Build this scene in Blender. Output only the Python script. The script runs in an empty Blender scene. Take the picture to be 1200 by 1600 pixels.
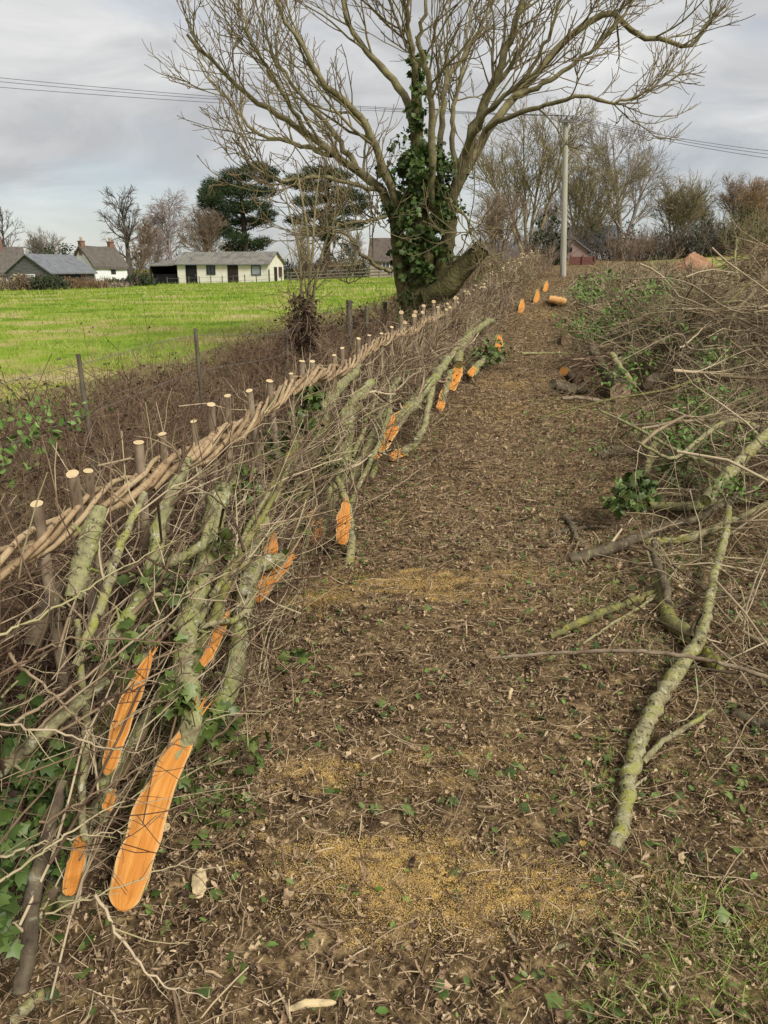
import bpy, math
import numpy as np
from mathutils import Vector

rng = np.random.default_rng(7)
C = bpy.context.scene
COL = C.collection
R_ = math.radians

# ------------------------------------------------------------------ camera, world, sun
H = 1.65
PITCH = R_(17.8)
F = 1186.0                      # focal length in pixels of the 1200x1600 photograph
cam = bpy.data.cameras.new('camera')
cam.sensor_fit = 'VERTICAL'
cam.sensor_height = 36
cam.lens = 36 * F / 1600
cam.clip_start = 0.05
cam.clip_end = 3000
camo = bpy.data.objects.new('camera', cam)
COL.objects.link(camo)
camo.location = (0, 0, H)
camo.rotation_euler = (math.pi / 2 - PITCH, 0, 0)
C.camera = camo

SUN_EL, SUN_AZ = R_(42), R_(140)         # azimuth clockwise from +Y: behind the camera, to the right
w = bpy.data.worlds.new('World')
C.world = w
w.use_nodes = True
nt = w.node_tree
nt.nodes.clear()
N_ = nt.nodes.new
L_ = nt.links.new
out = N_('ShaderNodeOutputWorld')
bg = N_('ShaderNodeBackground')
bg.inputs['Strength'].default_value = 0.06
sky = N_('ShaderNodeTexSky')
sky.sky_type = 'NISHITA'
sky.sun_disc = False
sky.sun_elevation = SUN_EL
sky.sun_rotation = SUN_AZ
tc = N_('ShaderNodeTexCoord')
mp = N_('ShaderNodeMapping')
mp.inputs['Scale'].default_value = (1.0, 1.0, 2.6)
mp.inputs['Location'].default_value = (0.55, 0.3, 0.1)
L_(tc.outputs['Generated'], mp.inputs['Vector'])
n1 = N_('ShaderNodeTexNoise')
n1.inputs['Scale'].default_value = 4.4
n1.inputs['Detail'].default_value = 10
n1.inputs['Roughness'].default_value = 0.56
n1.inputs['Distortion'].default_value = 0.6
L_(mp.outputs['Vector'], n1.inputs['Vector'])
cr = N_('ShaderNodeValToRGB')
cr.color_ramp.elements[0].position = 0.36
cr.color_ramp.elements[0].color = (4.3, 4.4, 4.55, 1)
cr.color_ramp.elements[1].position = 0.70
cr.color_ramp.elements[1].color = (7.0, 7.0, 6.95, 1)
L_(n1.outputs['Fac'], cr.inputs['Fac'])
n2 = N_('ShaderNodeTexNoise')
n2.inputs['Scale'].default_value = 3.1
n2.inputs['Detail'].default_value = 5
mp2 = N_('ShaderNodeMapping')
mp2.inputs['Scale'].default_value = (1.0, 1.0, 4.0)
mp2.inputs['Location'].default_value = (3.1, 1.2, 0.4)
L_(tc.outputs['Generated'], mp2.inputs['Vector'])
L_(mp2.outputs['Vector'], n2.inputs['Vector'])
# thin cloud towards the horizon lets the blue through
sx = N_('ShaderNodeSeparateXYZ')
L_(tc.outputs['Generated'], sx.inputs['Vector'])
mr = N_('ShaderNodeMapRange')
mr.inputs['From Min'].default_value = 0.02
mr.inputs['From Max'].default_value = 0.22
mr.inputs['To Min'].default_value = 0.16
mr.inputs['To Max'].default_value = -0.12
L_(sx.outputs['Z'], mr.inputs['Value'])
ad = N_('ShaderNodeMath')
ad.operation = 'ADD'
L_(n2.outputs['Fac'], ad.inputs[0])
L_(mr.outputs['Result'], ad.inputs[1])
mr2 = N_('ShaderNodeMapRange')
mr2.inputs['From Min'].default_value = 0.50
mr2.inputs['From Max'].default_value = 0.68
mr2.inputs['To Min'].default_value = 0.0
mr2.inputs['To Max'].default_value = 0.38
L_(ad.outputs[0], mr2.inputs['Value'])
mx = N_('ShaderNodeMix')
mx.data_type = 'RGBA'
L_(mr2.outputs['Result'], mx.inputs[0])
L_(cr.outputs['Color'], mx.inputs[6])
L_(sky.outputs['Color'], mx.inputs[7])
L_(mx.outputs[2], bg.inputs['Color'])
L_(bg.outputs['Background'], out.inputs['Surface'])

sun = bpy.data.lights.new('sun', 'SUN')
sun.energy = 2.0
sun.angle = R_(18)
sun.color = (1.0, 0.96, 0.90)
suno = bpy.data.objects.new('sun', sun)
COL.objects.link(suno)
sd = Vector((math.sin(SUN_AZ) * math.cos(SUN_EL), math.cos(SUN_AZ) * math.cos(SUN_EL), math.sin(SUN_EL)))
suno.rotation_euler = sd.to_track_quat('Z', 'Y').to_euler()
suno.location = (5, -5, 10)

C.view_settings.view_transform = 'Standard'
C.view_settings.look = 'None'
C.view_settings.exposure = 1.0
C.view_settings.gamma = 1

# ------------------------------------------------------------------ geometry helpers
cp, sp = math.cos(PITCH), math.sin(PITCH)


def ray(px, py):
    dx = (px - 600) / F
    dy = (800 - py) / F
    return np.array([dx, cp + dy * sp, -sp + dy * cp])


def PY(px, py, Y):
    d = ray(px, py)
    return np.array([0, 0, H]) + d * (Y / d[1])


def PZ(px, py, z):
    d = ray(px, py)
    return np.array([0, 0, H]) + d * ((z - H) / d[2])


def zdep(p):
    return p[1] * cp - (p[2] - H) * sp


def ss(a, b, x):
    t = np.clip((np.asarray(x, float) - a) / (b - a), 0, 1)
    return t * t * (3 - 2 * t)


def hx(y):
    y = np.asarray(y, float)
    q = np.clip(y - 14, 0, 26)
    return -1.0 + 0.188 * y + 0.00226 * q * q + 0.1175 * np.clip(y - 40, 0, None)


def hgt(x, y):
    x = np.asarray(x, float)
    y = np.asarray(y, float)
    u = x - hx(y)
    zl = (0.66 + 0.025 * np.clip(x, -70, 20)) * ss(12, 90, y) + 0.004 * np.clip(y - 90, 0, 200)
    zp = 1.3 * ss(15, 41, y) + 0.04 * np.clip(y - 38, 0, 25) + 0.012 * np.clip(y - 63, 0, 150)
    zr = zp + 0.07 * np.clip(u - 5, 0, 22)
    k = ss(-9, -1.6, u)
    z = zl * (1 - k) + zr * k
    near = 1 - ss(25, 60, y)
    z = z + near * (0.012 * np.sin(7.1 * x + 2.3 * y) + 0.012 * np.sin(3.7 * y - 4.9 * x + 1) + 0.008 * np.sin(11.3 * y + 6.1 * x) + 0.02 * np.sin(1.3 * x + 1.9 * y))
    return z


def Gd(px, py):
    """point of the ground under a pixel"""
    d = ray(px, py)
    lo, t = 0, 1.0
    while t < 600:
        p = np.array([0, 0, H]) + d * t
        if p[2] < hgt(p[0], p[1]):
            break
        lo = t
        t *= 1.04
    for _ in range(30):
        m = (lo + t) / 2
        p = np.array([0, 0, H]) + d * m
        if p[2] < hgt(p[0], p[1]):
            t = m
        else:
            lo = m
    return np.array([0, 0, H]) + d * t


def nrm(v):
    return v / np.maximum(np.linalg.norm(v, axis=-1, keepdims=True), 1e-9)


class G:
    """collects faces and links them as ONE mesh object"""

    def __init__(s):
        s.v, s.f, s.r, s.a, s.m, s.n = [], [], [], [], [], 0

    def add(s, V, Fs, rnd=None, aln=None, mi=0):
        V = np.asarray(V, float).reshape(-1, 3)
        k = len(V)
        if not isinstance(Fs, list):
            Fs = [Fs]
        for f in Fs:
            f = np.asarray(f, int)
            if len(f):
                s.f.append(f + s.n)
                s.m.append(np.full(len(f), mi))
        s.v.append(V)
        s.r.append(np.broadcast_to(np.asarray(0.5 if rnd is None else rnd, float), (k,)))
        s.a.append(np.broadcast_to(np.asarray(0.5 if aln is None else aln, float), (k,)))
        s.n += k
        return s

    def build(s, name, mats, parent=None, origin=None, smooth=True, merge=False):
        if not isinstance(mats, list):
            mats = [mats]
        V = np.concatenate(s.v)
        if parent is not None:
            o0 = np.array(parent.get('_o', (0, 0, 0)))
        elif origin is not None:
            o0 = np.asarray(origin, float)
        else:
            o0 = V.mean(0)
            o0[2] = V[:, 2].min()
        me = bpy.data.meshes.new(name)
        me.vertices.add(len(V))
        me.vertices.foreach_set('co', (V - o0).astype(np.float32).ravel())
        tot = np.concatenate([np.full(len(f), f.shape[1]) for f in s.f])
        loops = np.concatenate([f.ravel() for f in s.f])
        st = np.concatenate([[0], np.cumsum(tot)[:-1]])
        me.loops.add(len(loops))
        me.loops.foreach_set('vertex_index', loops.astype(np.int32))
        me.polygons.add(len(tot))
        me.polygons.foreach_set('loop_start', st.astype(np.int32))
        me.polygons.foreach_set('material_index', np.concatenate(s.m).astype(np.int32))
        me.polygons.foreach_set('use_smooth', np.full(len(tot), bool(smooth)))
        for nm, arr in (('rnd', s.r), ('aln', s.a)):
            at = me.attributes.new(nm, 'FLOAT', 'POINT')
            at.data.foreach_set('value', np.concatenate(arr).astype(np.float32))
        for m in mats:
            me.materials.append(m)
        me.update(calc_edges=True)
        ob = bpy.data.objects.new(name, me)
        COL.objects.link(ob)
        if parent is not None:
            ob.parent = parent
            ob['_o'] = tuple(o0)
        else:
            ob.location = o0
            ob['_o'] = tuple(o0)
        return ob


def tag(o, label=None, cat=None, group=None, kind=None):
    if label:
        o['label'] = label
    if cat:
        o['category'] = cat
    if group:
        o['group'] = group
    if kind:
        o['kind'] = kind
    return o


def thing(name, label, cat, loc, group=None):
    o = bpy.data.objects.new(name, None)
    COL.objects.link(o)
    o.empty_display_size = 0.1
    o.location = tuple(loc)
    o['_o'] = tuple(float(c) for c in loc)
    return tag(o, label, cat, group)


def spl(pts, n):
    """Catmull-Rom through the control points; any columns"""
    p = np.asarray(pts, float)
    p = np.vstack([2 * p[0] - p[1], p, 2 * p[-1] - p[-2]])
    m = len(p) - 3
    t = np.linspace(0, m - 1e-6, n)
    i = t.astype(int)
    f = (t - i)[:, None]
    a, b, c, d = p[i], p[i + 1], p[i + 2], p[i + 3]
    return 0.5 * (2 * b + (c - a) * f + (2 * a - 5 * b + 4 * c - d) * f ** 2 + (3 * b - a - 3 * c + d) * f ** 3)


def tubes(P, R, s=4, lump=0.0):
    P = np.asarray(P, float)
    if P.ndim == 2:
        P = P[None]
    R = np.asarray(R, float)
    if R.ndim == 1:
        R = R[None]
    M, N, _ = P.shape
    T = nrm(np.gradient(P, axis=1))
    m = np.abs(T.mean(1))
    ref = np.eye(3)[m.argmin(1)]
    A = nrm(np.cross(T, ref[:, None, :]))
    B = np.cross(T, A)
    an = np.arange(s) / s * 2 * np.pi
    rr = np.broadcast_to(R[:, :, None], (M, N, s)).copy()
    if lump:
        z = rng.normal(size=(M, N, s)) * lump
        z = (z + np.roll(z, 1, 2)) * 0.7
        rr *= 1 + z
    V = P[:, :, None, :] + rr[..., None] * (A[:, :, None] * np.cos(an)[None, None, :, None] + B[:, :, None] * np.sin(an)[None, None, :, None])
    b = (np.arange(M) * N * s)[:, None, None]
    i = np.arange(N - 1)[None, :, None]
    j = np.arange(s)[None, None, :]
    j2 = (j + 1) % s
    F4 = np.stack([b + i * s + j, b + i * s + j2, b + (i + 1) * s + j2, b + (i + 1) * s + j], -1).reshape(-1, 4)
    aln = np.broadcast_to(np.linspace(0, 1, N)[None, :, None], (M, N, s)).ravel()
    return V.reshape(-1, 3), F4, aln


def add_tubes(g, P, R, s=4, rnd=None, lump=0.0, mi=0):
    P = np.asarray(P, float)
    M = 1 if P.ndim == 2 else P.shape[0]
    N = P.shape[-2]
    V, F4, aln = tubes(P, R, s, lump)
    if rnd is None:
        rnd = rng.random(M)
    g.add(V, F4, np.repeat(np.broadcast_to(rnd, (M,)), N * s), aln, mi)


def wander(p0, d, L, N, wob, trop=0.0):
    p0 = np.asarray(p0, float)
    d = nrm(np.asarray(d, float))
    L = np.broadcast_to(L, (len(p0),))
    P = [p0]
    for k in range(N - 1):
        d = nrm(d + wob * rng.normal(size=d.shape) + np.array([0, 0, trop]))
        P.append(P[-1] + d * (L / (N - 1))[:, None])
    return np.stack(P, 1)


def taper(r0, r1, N):
    r0 = np.asarray(r0, float)[:, None]
    r1 = np.broadcast_to(r1, r0.shape[:1])[:, None]
    t = np.linspace(0, 1, N)[None]
    return r0 * (1 - t) + r1 * t


def at_t(P, R, idx, t):
    n = P.shape[1]
    f = t * (n - 1)
    i = np.minimum(f.astype(int), n - 2)
    k = f - i
    pos = P[idx, i] * (1 - k)[:, None] + P[idx, i + 1] * k[:, None]
    tan = nrm(P[idx, i + 1] - P[idx, i])
    rad = R[idx, i] * (1 - k) + R[idx, i + 1] * k
    return pos, tan, rad


def spawn(P, R, cnt, t0, t1, ang, L, N, wob, trop, rr, rmin, even=False, fall=0.5):
    M = P.shape[0]
    idx = np.repeat(np.arange(M), cnt)
    t = rng.uniform(t0, t1, len(idx))
    pos, tan, rad = at_t(P, R, idx, t)
    pr = rng.normal(size=pos.shape)
    pr = nrm(pr - (pr * tan).sum(1, keepdims=True) * tan)
    a = rng.uniform(ang[0], ang[1], len(idx))[:, None]
    d = tan * np.cos(a) + pr * np.sin(a)
    ln = rng.uniform(L[0], L[1], len(idx)) * (1 - fall * t)
    Q = wander(pos, d, ln, N, wob, trop)
    r0 = np.maximum(rad * rr, rmin)
    return Q, taper(r0, np.maximum(r0 * 0.35, rmin * 0.7), N)


def frames(n, up=0.0, flat=None):
    """random orthonormal frames; flat = spread of the normal around +Z"""
    if flat is None:
        z = nrm(rng.normal(size=(n, 3)) + np.array([0, 0, up]))
    else:
        z = nrm(np.array([0, 0, 1.0]) + flat * rng.normal(size=(n, 3)))
    x = rng.normal(size=(n, 3))
    x = nrm(x - (x * z).sum(1, keepdims=True) * z)
    return x, np.cross(z, x), z


def scatter(g, tv, tf, pos, X, Y, Z, sc, rnd=None, mi=0, curl=None):
    tv = np.asarray(tv, float)
    n, k = len(pos), len(tv)
    sc = np.broadcast_to(np.asarray(sc, float), (n,)) if np.ndim(sc) < 2 else np.asarray(sc)
    if sc.ndim == 1:
        sc = np.repeat(sc[:, None], 3, 1)
    zz = tv[None, :, 2] * sc[:, 2:3]
    if curl is not None:
        zz = zz + curl[:, None] * (tv[None, :, 0] - 0.5) ** 2 * sc[:, :1]
    V = pos[:, None, :] + X[:, None] * (tv[None, :, 0] * sc[:, :1])[..., None] + Y[:, None] * (tv[None, :, 1] * sc[:, 1:2])[..., None] + Z[:, None] * zz[..., None]
    if rnd is None:
        rnd = rng.random(n)
    r = np.repeat(rnd, k)
    Fs = []
    for f in (tf if isinstance(tf, list) else [tf]):
        f = np.asarray(f, int)
        Fs.append((f[None] + (np.arange(n) * k)[:, None, None]).reshape(-1, f.shape[1]))
    g.add(V.reshape(-1, 3), Fs, r, np.tile(tv[:, 0], n), mi)


# leaf templates: x along the leaf, y across, z up
IVY_V = [(0, 0, 0), (.12, .42, -.10), (.30, .26, -.03), (.55, .50, -.12), (.68, .20, -.02), (1, 0, -.06), (.68, -.20, -.02), (.55, -.50, -.12), (.30, -.26, -.03), (.12, -.42, -.10), (.4, 0, .04)]
IVY_F = np.array([(10, 0, 9), (10, 9, 8), (10, 8, 7), (10, 7, 6), (10, 6, 5), (10, 5, 4), (10, 4, 3), (10, 3, 2), (10, 2, 1), (10, 1, 0)])
OV_V = [(0, 0, 0), (.3, .24, .08), (.7, .22, .08), (1, 0, 0), (.7, -.22, .08), (.3, -.24, .08), (.5, 0, 0)]
OV_F = np.array([(6, 0, 5), (6, 5, 4), (6, 4, 3), (6, 3, 2), (6, 2, 1), (6, 1, 0)])
DEAD_V = [(0, 0, .05), (.2, .30, .16), (.42, .22, .02), (.62, .36, .2), (.8, .15, .05), (1, 0, .16), (.75, -.2, .02), (.6, -.38, .14), (.4, -.2, .06), (.15, -.28, .2), (.45, .02, -.04)]
DEAD_F = IVY_F
CHIP_V = [(0, -.12, 0), (0.05, .12, 0), (1, .06, .03), (.93, -.1, .03), (.5, -.14, .12), (.5, .12, .13)]
CHIP_F = [np.array([(0, 4, 5, 1), (4, 3, 2, 5)])]
BL_V = [(0, -.5, 0), (0, .5, 0), (.5, -.38, .06), (.5, .38, .06), (1, 0, .3)]
BL_F = [np.array([(0, 2, 3, 1)]), np.array([(2, 4, 3)])]


def box_vf(lo, hi):
    (a, b, c), (d, e, f) = lo, hi
    V = np.array([(a, b, c), (d, b, c), (d, e, c), (a, e, c), (a, b, f), (d, b, f), (d, e, f), (a, e, f)], float)
    Fq = np.array([(0, 3, 2, 1), (4, 5, 6, 7), (0, 1, 5, 4), (1, 2, 6, 5), (2, 3, 7, 6), (3, 0, 4, 7)])
    return V, Fq


# ------------------------------------------------------------------ materials
def mat(name, cols, scale=6.0, detail=5, rough=0.9, bump=0.3, bscale=None, attr=0.0, stretch=(1, 1, 1), spec=0.15, contrast=(0.3, 0.7), src='noise', bdist=0.01, flecks=(), sap=None):
    m = bpy.data.materials.new(name)
    m.use_nodes = True
    t = m.node_tree
    t.nodes.clear()
    n = t.nodes.new
    o = n('ShaderNodeOutputMaterial')
    b = n('ShaderNodeBsdfPrincipled')
    b.inputs['Roughness'].default_value = rough
    b.inputs['Specular IOR Level'].default_value = spec
    t.links.new(b.outputs[0], o.inputs[0])
    tc = n('ShaderNodeTexCoord')
    mp = n('ShaderNodeMapping')
    mp.inputs['Scale'].default_value = stretch
    if src == 'grain':                       # along / across attributes of a cut face
        a1 = n('ShaderNodeAttribute'); a1.attribute_name = 'rnd'
        a2 = n('ShaderNodeAttribute'); a2.attribute_name = 'aln'
        cx = n('ShaderNodeCombineXYZ')
        t.links.new(a1.outputs['Fac'], cx.inputs[0])
        t.links.new(a2.outputs['Fac'], cx.inputs[1])
        oi = n('ShaderNodeObjectInfo')
        t.links.new(oi.outputs['Random'], cx.inputs[2])
        edge = a1.outputs['Fac']
        t.links.new(cx.outputs[0], mp.inputs['Vector'])
    else:
        t.links.new(tc.outputs['Object'], mp.inputs['Vector'])
    ns = n('ShaderNodeTexNoise')
    ns.inputs['Scale'].default_value = scale
    ns.inputs['Detail'].default_value = detail
    ns.inputs['Roughness'].default_value = 0.62
    t.links.new(mp.outputs[0], ns.inputs['Vector'])
    mr = n('ShaderNodeMapRange')
    mr.inputs['From Min'].default_value = contrast[0]
    mr.inputs['From Max'].default_value = contrast[1]
    t.links.new(ns.outputs['Fac'], mr.inputs['Value'])
    fac = mr.outputs[0]
    if attr > 0:
        at = n('ShaderNodeAttribute'); at.attribute_name = 'rnd'
        mx = n('ShaderNodeMix')
        mx.inputs[0].default_value = attr
        t.links.new(fac, mx.inputs[2])
        t.links.new(at.outputs['Fac'], mx.inputs[3])
        fac = mx.outputs[0]
    cr = n('ShaderNodeValToRGB')
    e = cr.color_ramp.elements
    k = len(cols)
    e[0].position, e[0].color = 0, (*cols[0], 1)
    e[1].position, e[1].color = 1, (*cols[-1], 1)
    for i in range(1, k - 1):
        q = e.new(i / (k - 1))
        q.color = (*cols[i], 1)
    t.links.new(fac, cr.inputs['Fac'])
    base = cr.outputs[0]
    if sap:                                  # pale sapwood along both edges of a cut
        e1 = n('ShaderNodeMath'); e1.operation = 'SUBTRACT'; e1.inputs[1].default_value = .5
        t.links.new(edge, e1.inputs[0])
        e2 = n('ShaderNodeMath'); e2.operation = 'ABSOLUTE'
        t.links.new(e1.outputs[0], e2.inputs[0])
        e4 = n('ShaderNodeMath'); e4.operation = 'MULTIPLY_ADD'; e4.inputs[1].default_value = .22
        t.links.new(ns.outputs['Fac'], e4.inputs[0])
        t.links.new(e2.outputs[0], e4.inputs[2])
        e3 = n('ShaderNodeMapRange')
        e3.inputs['From Min'].default_value = .50; e3.inputs['From Max'].default_value = .60; e3.inputs['To Max'].default_value = .8
        t.links.new(e4.outputs[0], e3.inputs['Value'])
        em = n('ShaderNodeMix'); em.data_type = 'RGBA'
        t.links.new(e3.outputs[0], em.inputs[0])
        t.links.new(base, em.inputs[6])
        em.inputs[7].default_value = (*sap, 1)
        base = em.outputs[2]
    for fc, fs, f0, f1 in flecks:
        nf = n('ShaderNodeTexNoise')
        nf.inputs['Scale'].default_value = fs
        nf.inputs['Detail'].default_value = 5
        nf.inputs['Roughness'].default_value = 0.65
        nf.inputs['Distortion'].default_value = 0.6
        t.links.new(mp.outputs[0], nf.inputs['Vector'])
        fr = n('ShaderNodeMapRange')
        fr.inputs['From Min'].default_value = f0
        fr.inputs['From Max'].default_value = f1
        t.links.new(nf.outputs['Fac'], fr.inputs['Value'])
        fm = n('ShaderNodeMix')
        fm.data_type = 'RGBA'
        t.links.new(fr.outputs[0], fm.inputs[0])
        t.links.new(base, fm.inputs[6])
        fm.inputs[7].default_value = (*fc, 1)
        base = fm.outputs[2]
    t.links.new(base, b.inputs['Base Color'])
    if bump > 0:
        bp = n('ShaderNodeBump')
        bp.inputs['Strength'].default_value = bump
        bp.inputs['Distance'].default_value = bdist
        n2 = n('ShaderNodeTexNoise')
        n2.inputs['Scale'].default_value = bscale or scale * 3
        n2.inputs['Detail'].default_value = 4
        t.links.new(mp.outputs[0], n2.inputs['Vector'])
        t.links.new(n2.outputs['Fac'], bp.inputs['Height'])
        t.links.new(bp.outputs[0], b.inputs['Normal'])
    return m


M = {}
M['soil'] = mat('soil', [(.026, .017, .009), (.085, .056, .027), (.22, .15, .07), (.44, .32, .16)], 9, 8, .95, .9, 40, bdist=.02)
M['field'] = mat('field_turf', [(.10, .16, .012), (.165, .25, .018), (.21, .285, .025), (.33, .30, .085), (.43, .35, .17)], .30, 10, .95, .7, 14, contrast=(.36, .63), bdist=.05)
M['rough'] = mat('rough_turf', [(.10, .085, .04), (.18, .145, .07), (.20, .18, .06), (.19, .24, .05)], .8, 8, .95, .7, 20, bdist=.05)
M['grass'] = mat('grass_blade', [(.08, .14, .009), (.15, .235, .016), (.23, .31, .03), (.48, .40, .19)], 3, 2, .7, 0, attr=.8)
M['tuft'] = mat('tuft_blade', [(.10, .16, .02), (.17, .26, .04), (.26, .36, .08), (.40, .36, .18)], 3, 2, .7, 0, attr=.8)
M['straw'] = mat('straw_blade', [(.16, .11, .05), (.27, .20, .10), (.38, .31, .17), (.20, .20, .07)], 3, 2, .8, 0, attr=.85)
M['litter'] = mat('dead_leaf', [(.018, .011, .008), (.092, .057, .034), (.28, .185, .108), (.47, .345, .205), (.72, .59, .41)], 30, 3, .75, .3, 90, attr=.75, spec=.25)
M['littwig'] = mat('litter_twig', [(.05, .03, .018), (.18, .115, .064), (.39, .28, .165), (.68, .54, .35)], 30, 3, .9, .2, attr=.8)
M['chips'] = mat('wood_chip', [(.30, .20, .10), (.50, .36, .19), (.68, .54, .34)], 30, 3, .8, .2, attr=.8)
M['sawdust'] = mat('sawdust_flake', [(.50, .30, .08), (.72, .48, .15), (.86, .65, .30)], 30, 3, .9, 0, attr=.8)
M['ivy'] = mat('ivy_leaf', [(.026, .046, .010), (.056, .088, .016), (.10, .145, .03), (.21, .26, .08)], 20, 3, .45, .15, attr=.7, spec=.4)
M['ivydark'] = mat('tree_ivy_leaf', [(.025, .045, .010), (.05, .085, .018), (.085, .135, .03), (.15, .20, .06)], 12, 3, .5, .1, attr=.75, spec=.35)
M['bramleaf'] = mat('bramble_leaf', [(.06, .11, .02), (.11, .19, .035), (.19, .28, .07)], 20, 3, .6, .15, attr=.8, spec=.3)
M['greybark'] = mat('lichen_bark', [(.095, .078, .042), (.185, .168, .085), (.285, .268, .135), (.24, .25, .07), (.37, .345, .21)], 11, 9, .92, 1.0, 45, attr=.1, contrast=(.3, .7), bdist=.014, flecks=(((.46, .44, .32), 26, .57, .66), ((.05, .038, .024), 48, .55, .66), ((.20, .22, .045), 9, .56, .70)))
M['mossbark'] = mat('mossy_bark', [(.08, .068, .036), (.14, .125, .055), (.21, .20, .06), (.28, .25, .13)], 12, 8, .95, 1.0, 45, attr=.1, bdist=.012, flecks=(((.26, .25, .045), 13, .52, .66), ((.045, .036, .022), 46, .55, .66)))
M['palebark'] = mat('pale_lichen_branch_bark', [(.06, .05, .03), (.19, .165, .085), (.30, .27, .15), (.27, .26, .075), (.42, .38, .25)], 14, 9, .9, .9, 60, attr=.1, bdist=.008, flecks=(((.47, .44, .30), 27, .56, .66), ((.27, .265, .06), 15, .52, .66), ((.055, .045, .028), 50, .55, .64)))
M['darkbark'] = mat('dark_bark', [(.04, .029, .02), (.085, .065, .043), (.14, .112, .07), (.15, .145, .055)], 14, 8, .95, 1, 50, attr=.1, bdist=.008, flecks=(((.26, .24, .17), 30, .58, .68),))
M['stakebark'] = mat('stake_bark', [(.09, .06, .038), (.19, .14, .09), (.30, .235, .16), (.22, .195, .115)], 16, 7, .85, .7, 60, attr=.15, flecks=(((.05, .035, .022), 40, .56, .68),), stretch=(1, 1, .4), bdist=.004)
M['rod'] = mat('binding_rod_bark', [(.14, .088, .046), (.30, .20, .105), (.43, .31, .175), (.32, .26, .145)], 14, 7, .7, .6, 60, attr=.5, bdist=.004, spec=.3, flecks=(((.07, .042, .024), 45, .57, .66), ((.45, .36, .22), 20, .60, .70)))
M['orange'] = mat('cut_orange_wood', [(.30, .10, .02), (.50, .19, .035), (.60, .27, .06), (.66, .39, .14)], 1, 8, .75, .45, 3, src='grain', stretch=(7, 1.6, 9), contrast=(.25, .8), bdist=.008, sap=(.66, .44, .20), flecks=(((.22, .075, .018), 2.6, .60, .72), ((.66, .43, .19), 4.2, .62, .74)))
M['palecut'] = mat('pale_cut_wood', [(.44, .31, .15), (.58, .45, .25), (.67, .54, .33)], 1, 6, .8, .3, 4, src='grain', stretch=(14, .6, 9), bdist=.004)
M['tancut'] = mat('weathered_cut_wood', [(.36, .26, .14), (.48, .37, .21)], 1, 6, .8, .3, 4, src='grain', stretch=(14, .6, 9), bdist=.004)
M['pinkcut'] = mat('sawn_end_grain', [(.44, .28, .17), (.62, .44, .29), (.70, .52, .37)], 1, 6, .85, .3, 4, src='grain', stretch=(14, .6, 9), bdist=.004)
M['twig'] = mat('hedge_twig', [(.05, .03, .021), (.12, .076, .049), (.23, .16, .095), (.50, .40, .26), (.27, .27, .10)], 8, 3, .85, 0, attr=.85)
M['brash'] = mat('brash_twig', [(.05, .034, .022), (.13, .096, .056), (.25, .19, .11), (.50, .40, .26), (.28, .26, .105)], 8, 3, .85, 0, attr=.85)
M['cane'] = mat('bramble_cane', [(.05, .028, .02), (.13, .078, .05), (.225, .15, .092), (.42, .31, .20)], 8, 3, .9, 0, attr=.85)
M['deadleaf'] = mat('hanging_dead_leaf', [(.035, .022, .016), (.075, .05, .032), (.13, .09, .06)], 8, 3, .9, 0, attr=.8)
M['treebark'] = mat('mossy_tree_bark', [(.035, .03, .016), (.075, .065, .03), (.12, .105, .04), (.17, .14, .075)], 3.5, 9, .95, 1.0, 16, bdist=.04)
M['limbbark'] = mat('limb_bark', [(.068, .056, .03), (.14, .117, .06), (.23, .20, .105), (.235, .205, .055)], 5, 7, .95, .7, 18, attr=.25, bdist=.02)
M['crowntwig'] = mat('crown_twig', [(.10, .072, .042), (.19, .145, .08), (.29, .23, .125)], 4, 3, .95, 0, attr=.7)
M['palewood'] = mat('old_sawn_face', [(.40, .31, .19), (.52, .42, .28)], 6, 5, .9, .3)
M['bt_dark'] = mat('bare_tree_dark', [(0.068, 0.054, 0.046), (0.121, 0.099, 0.081), (0.176, 0.144, 0.115)], 2, 3, .95, 0, attr=.6)
M['bt_grey'] = mat('bare_tree_grey', [(0.15, 0.125, 0.106), (0.237, 0.206, 0.175), (0.338, 0.3, 0.25)], 2, 3, .95, 0, attr=.6)
M['bt_pink'] = mat('bare_tree_pinkish', [(0.172, 0.128, 0.113), (0.272, 0.209, 0.187), (0.372, 0.314, 0.269)], 2, 3, .95, 0, attr=.6)
M['bt_brown'] = mat('bare_tree_brown', [(0.144, 0.104, 0.075), (0.239, 0.174, 0.122), (0.334, 0.26, 0.179)], 2, 3, .95, 0, attr=.6)
M['bt_olive'] = mat('bare_tree_olive', [(0.144, 0.119, 0.068), (0.252, 0.208, 0.112), (0.36, 0.296, 0.16)], 2, 3, .95, 0, attr=.6)
M['bt_orange'] = mat('bare_tree_orange', [(0.195, 0.124, 0.07), (0.286, 0.189, 0.109), (0.364, 0.254, 0.156)], 2, 3, .95, 0, attr=.6)
M['needle'] = mat('pine_needle', [(.02, .034, .014), (.038, .058, .022), (.065, .088, .034)], 1.2, 3, .8, 0, attr=.6)
M['evergreen'] = mat('evergreen_leaf', [(.018, .032, .014), (.035, .055, .022), (.06, .085, .035)], 2, 3, .8, 0, attr=.7)
M['pinebark'] = mat('pine_bark', [(.05, .035, .028), (.10, .072, .055)], 4, 4, .95, 0)
M['white'] = mat('cream_render', [(.60, .56, .45), (.70, .665, .55), (.74, .71, .61)], 1.6, 7, .85, .2, 30)
M['whitewash'] = mat('whitewash', [(.68, .68, .67), (.78, .78, .77)], 1.5, 6, .85, .1, 20)
M['asbestos'] = mat('corrugated_sheet', [(.085, .08, .065), (.15, .14, .12), (.21, .20, .175), (.14, .14, .07)], 1.2, 8, .9, .2, 20)
M['slate'] = mat('slate_roof', [(.12, .125, .135), (.17, .175, .185), (.21, .215, .22)], 2, 6, .7, .2, 20)
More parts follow.
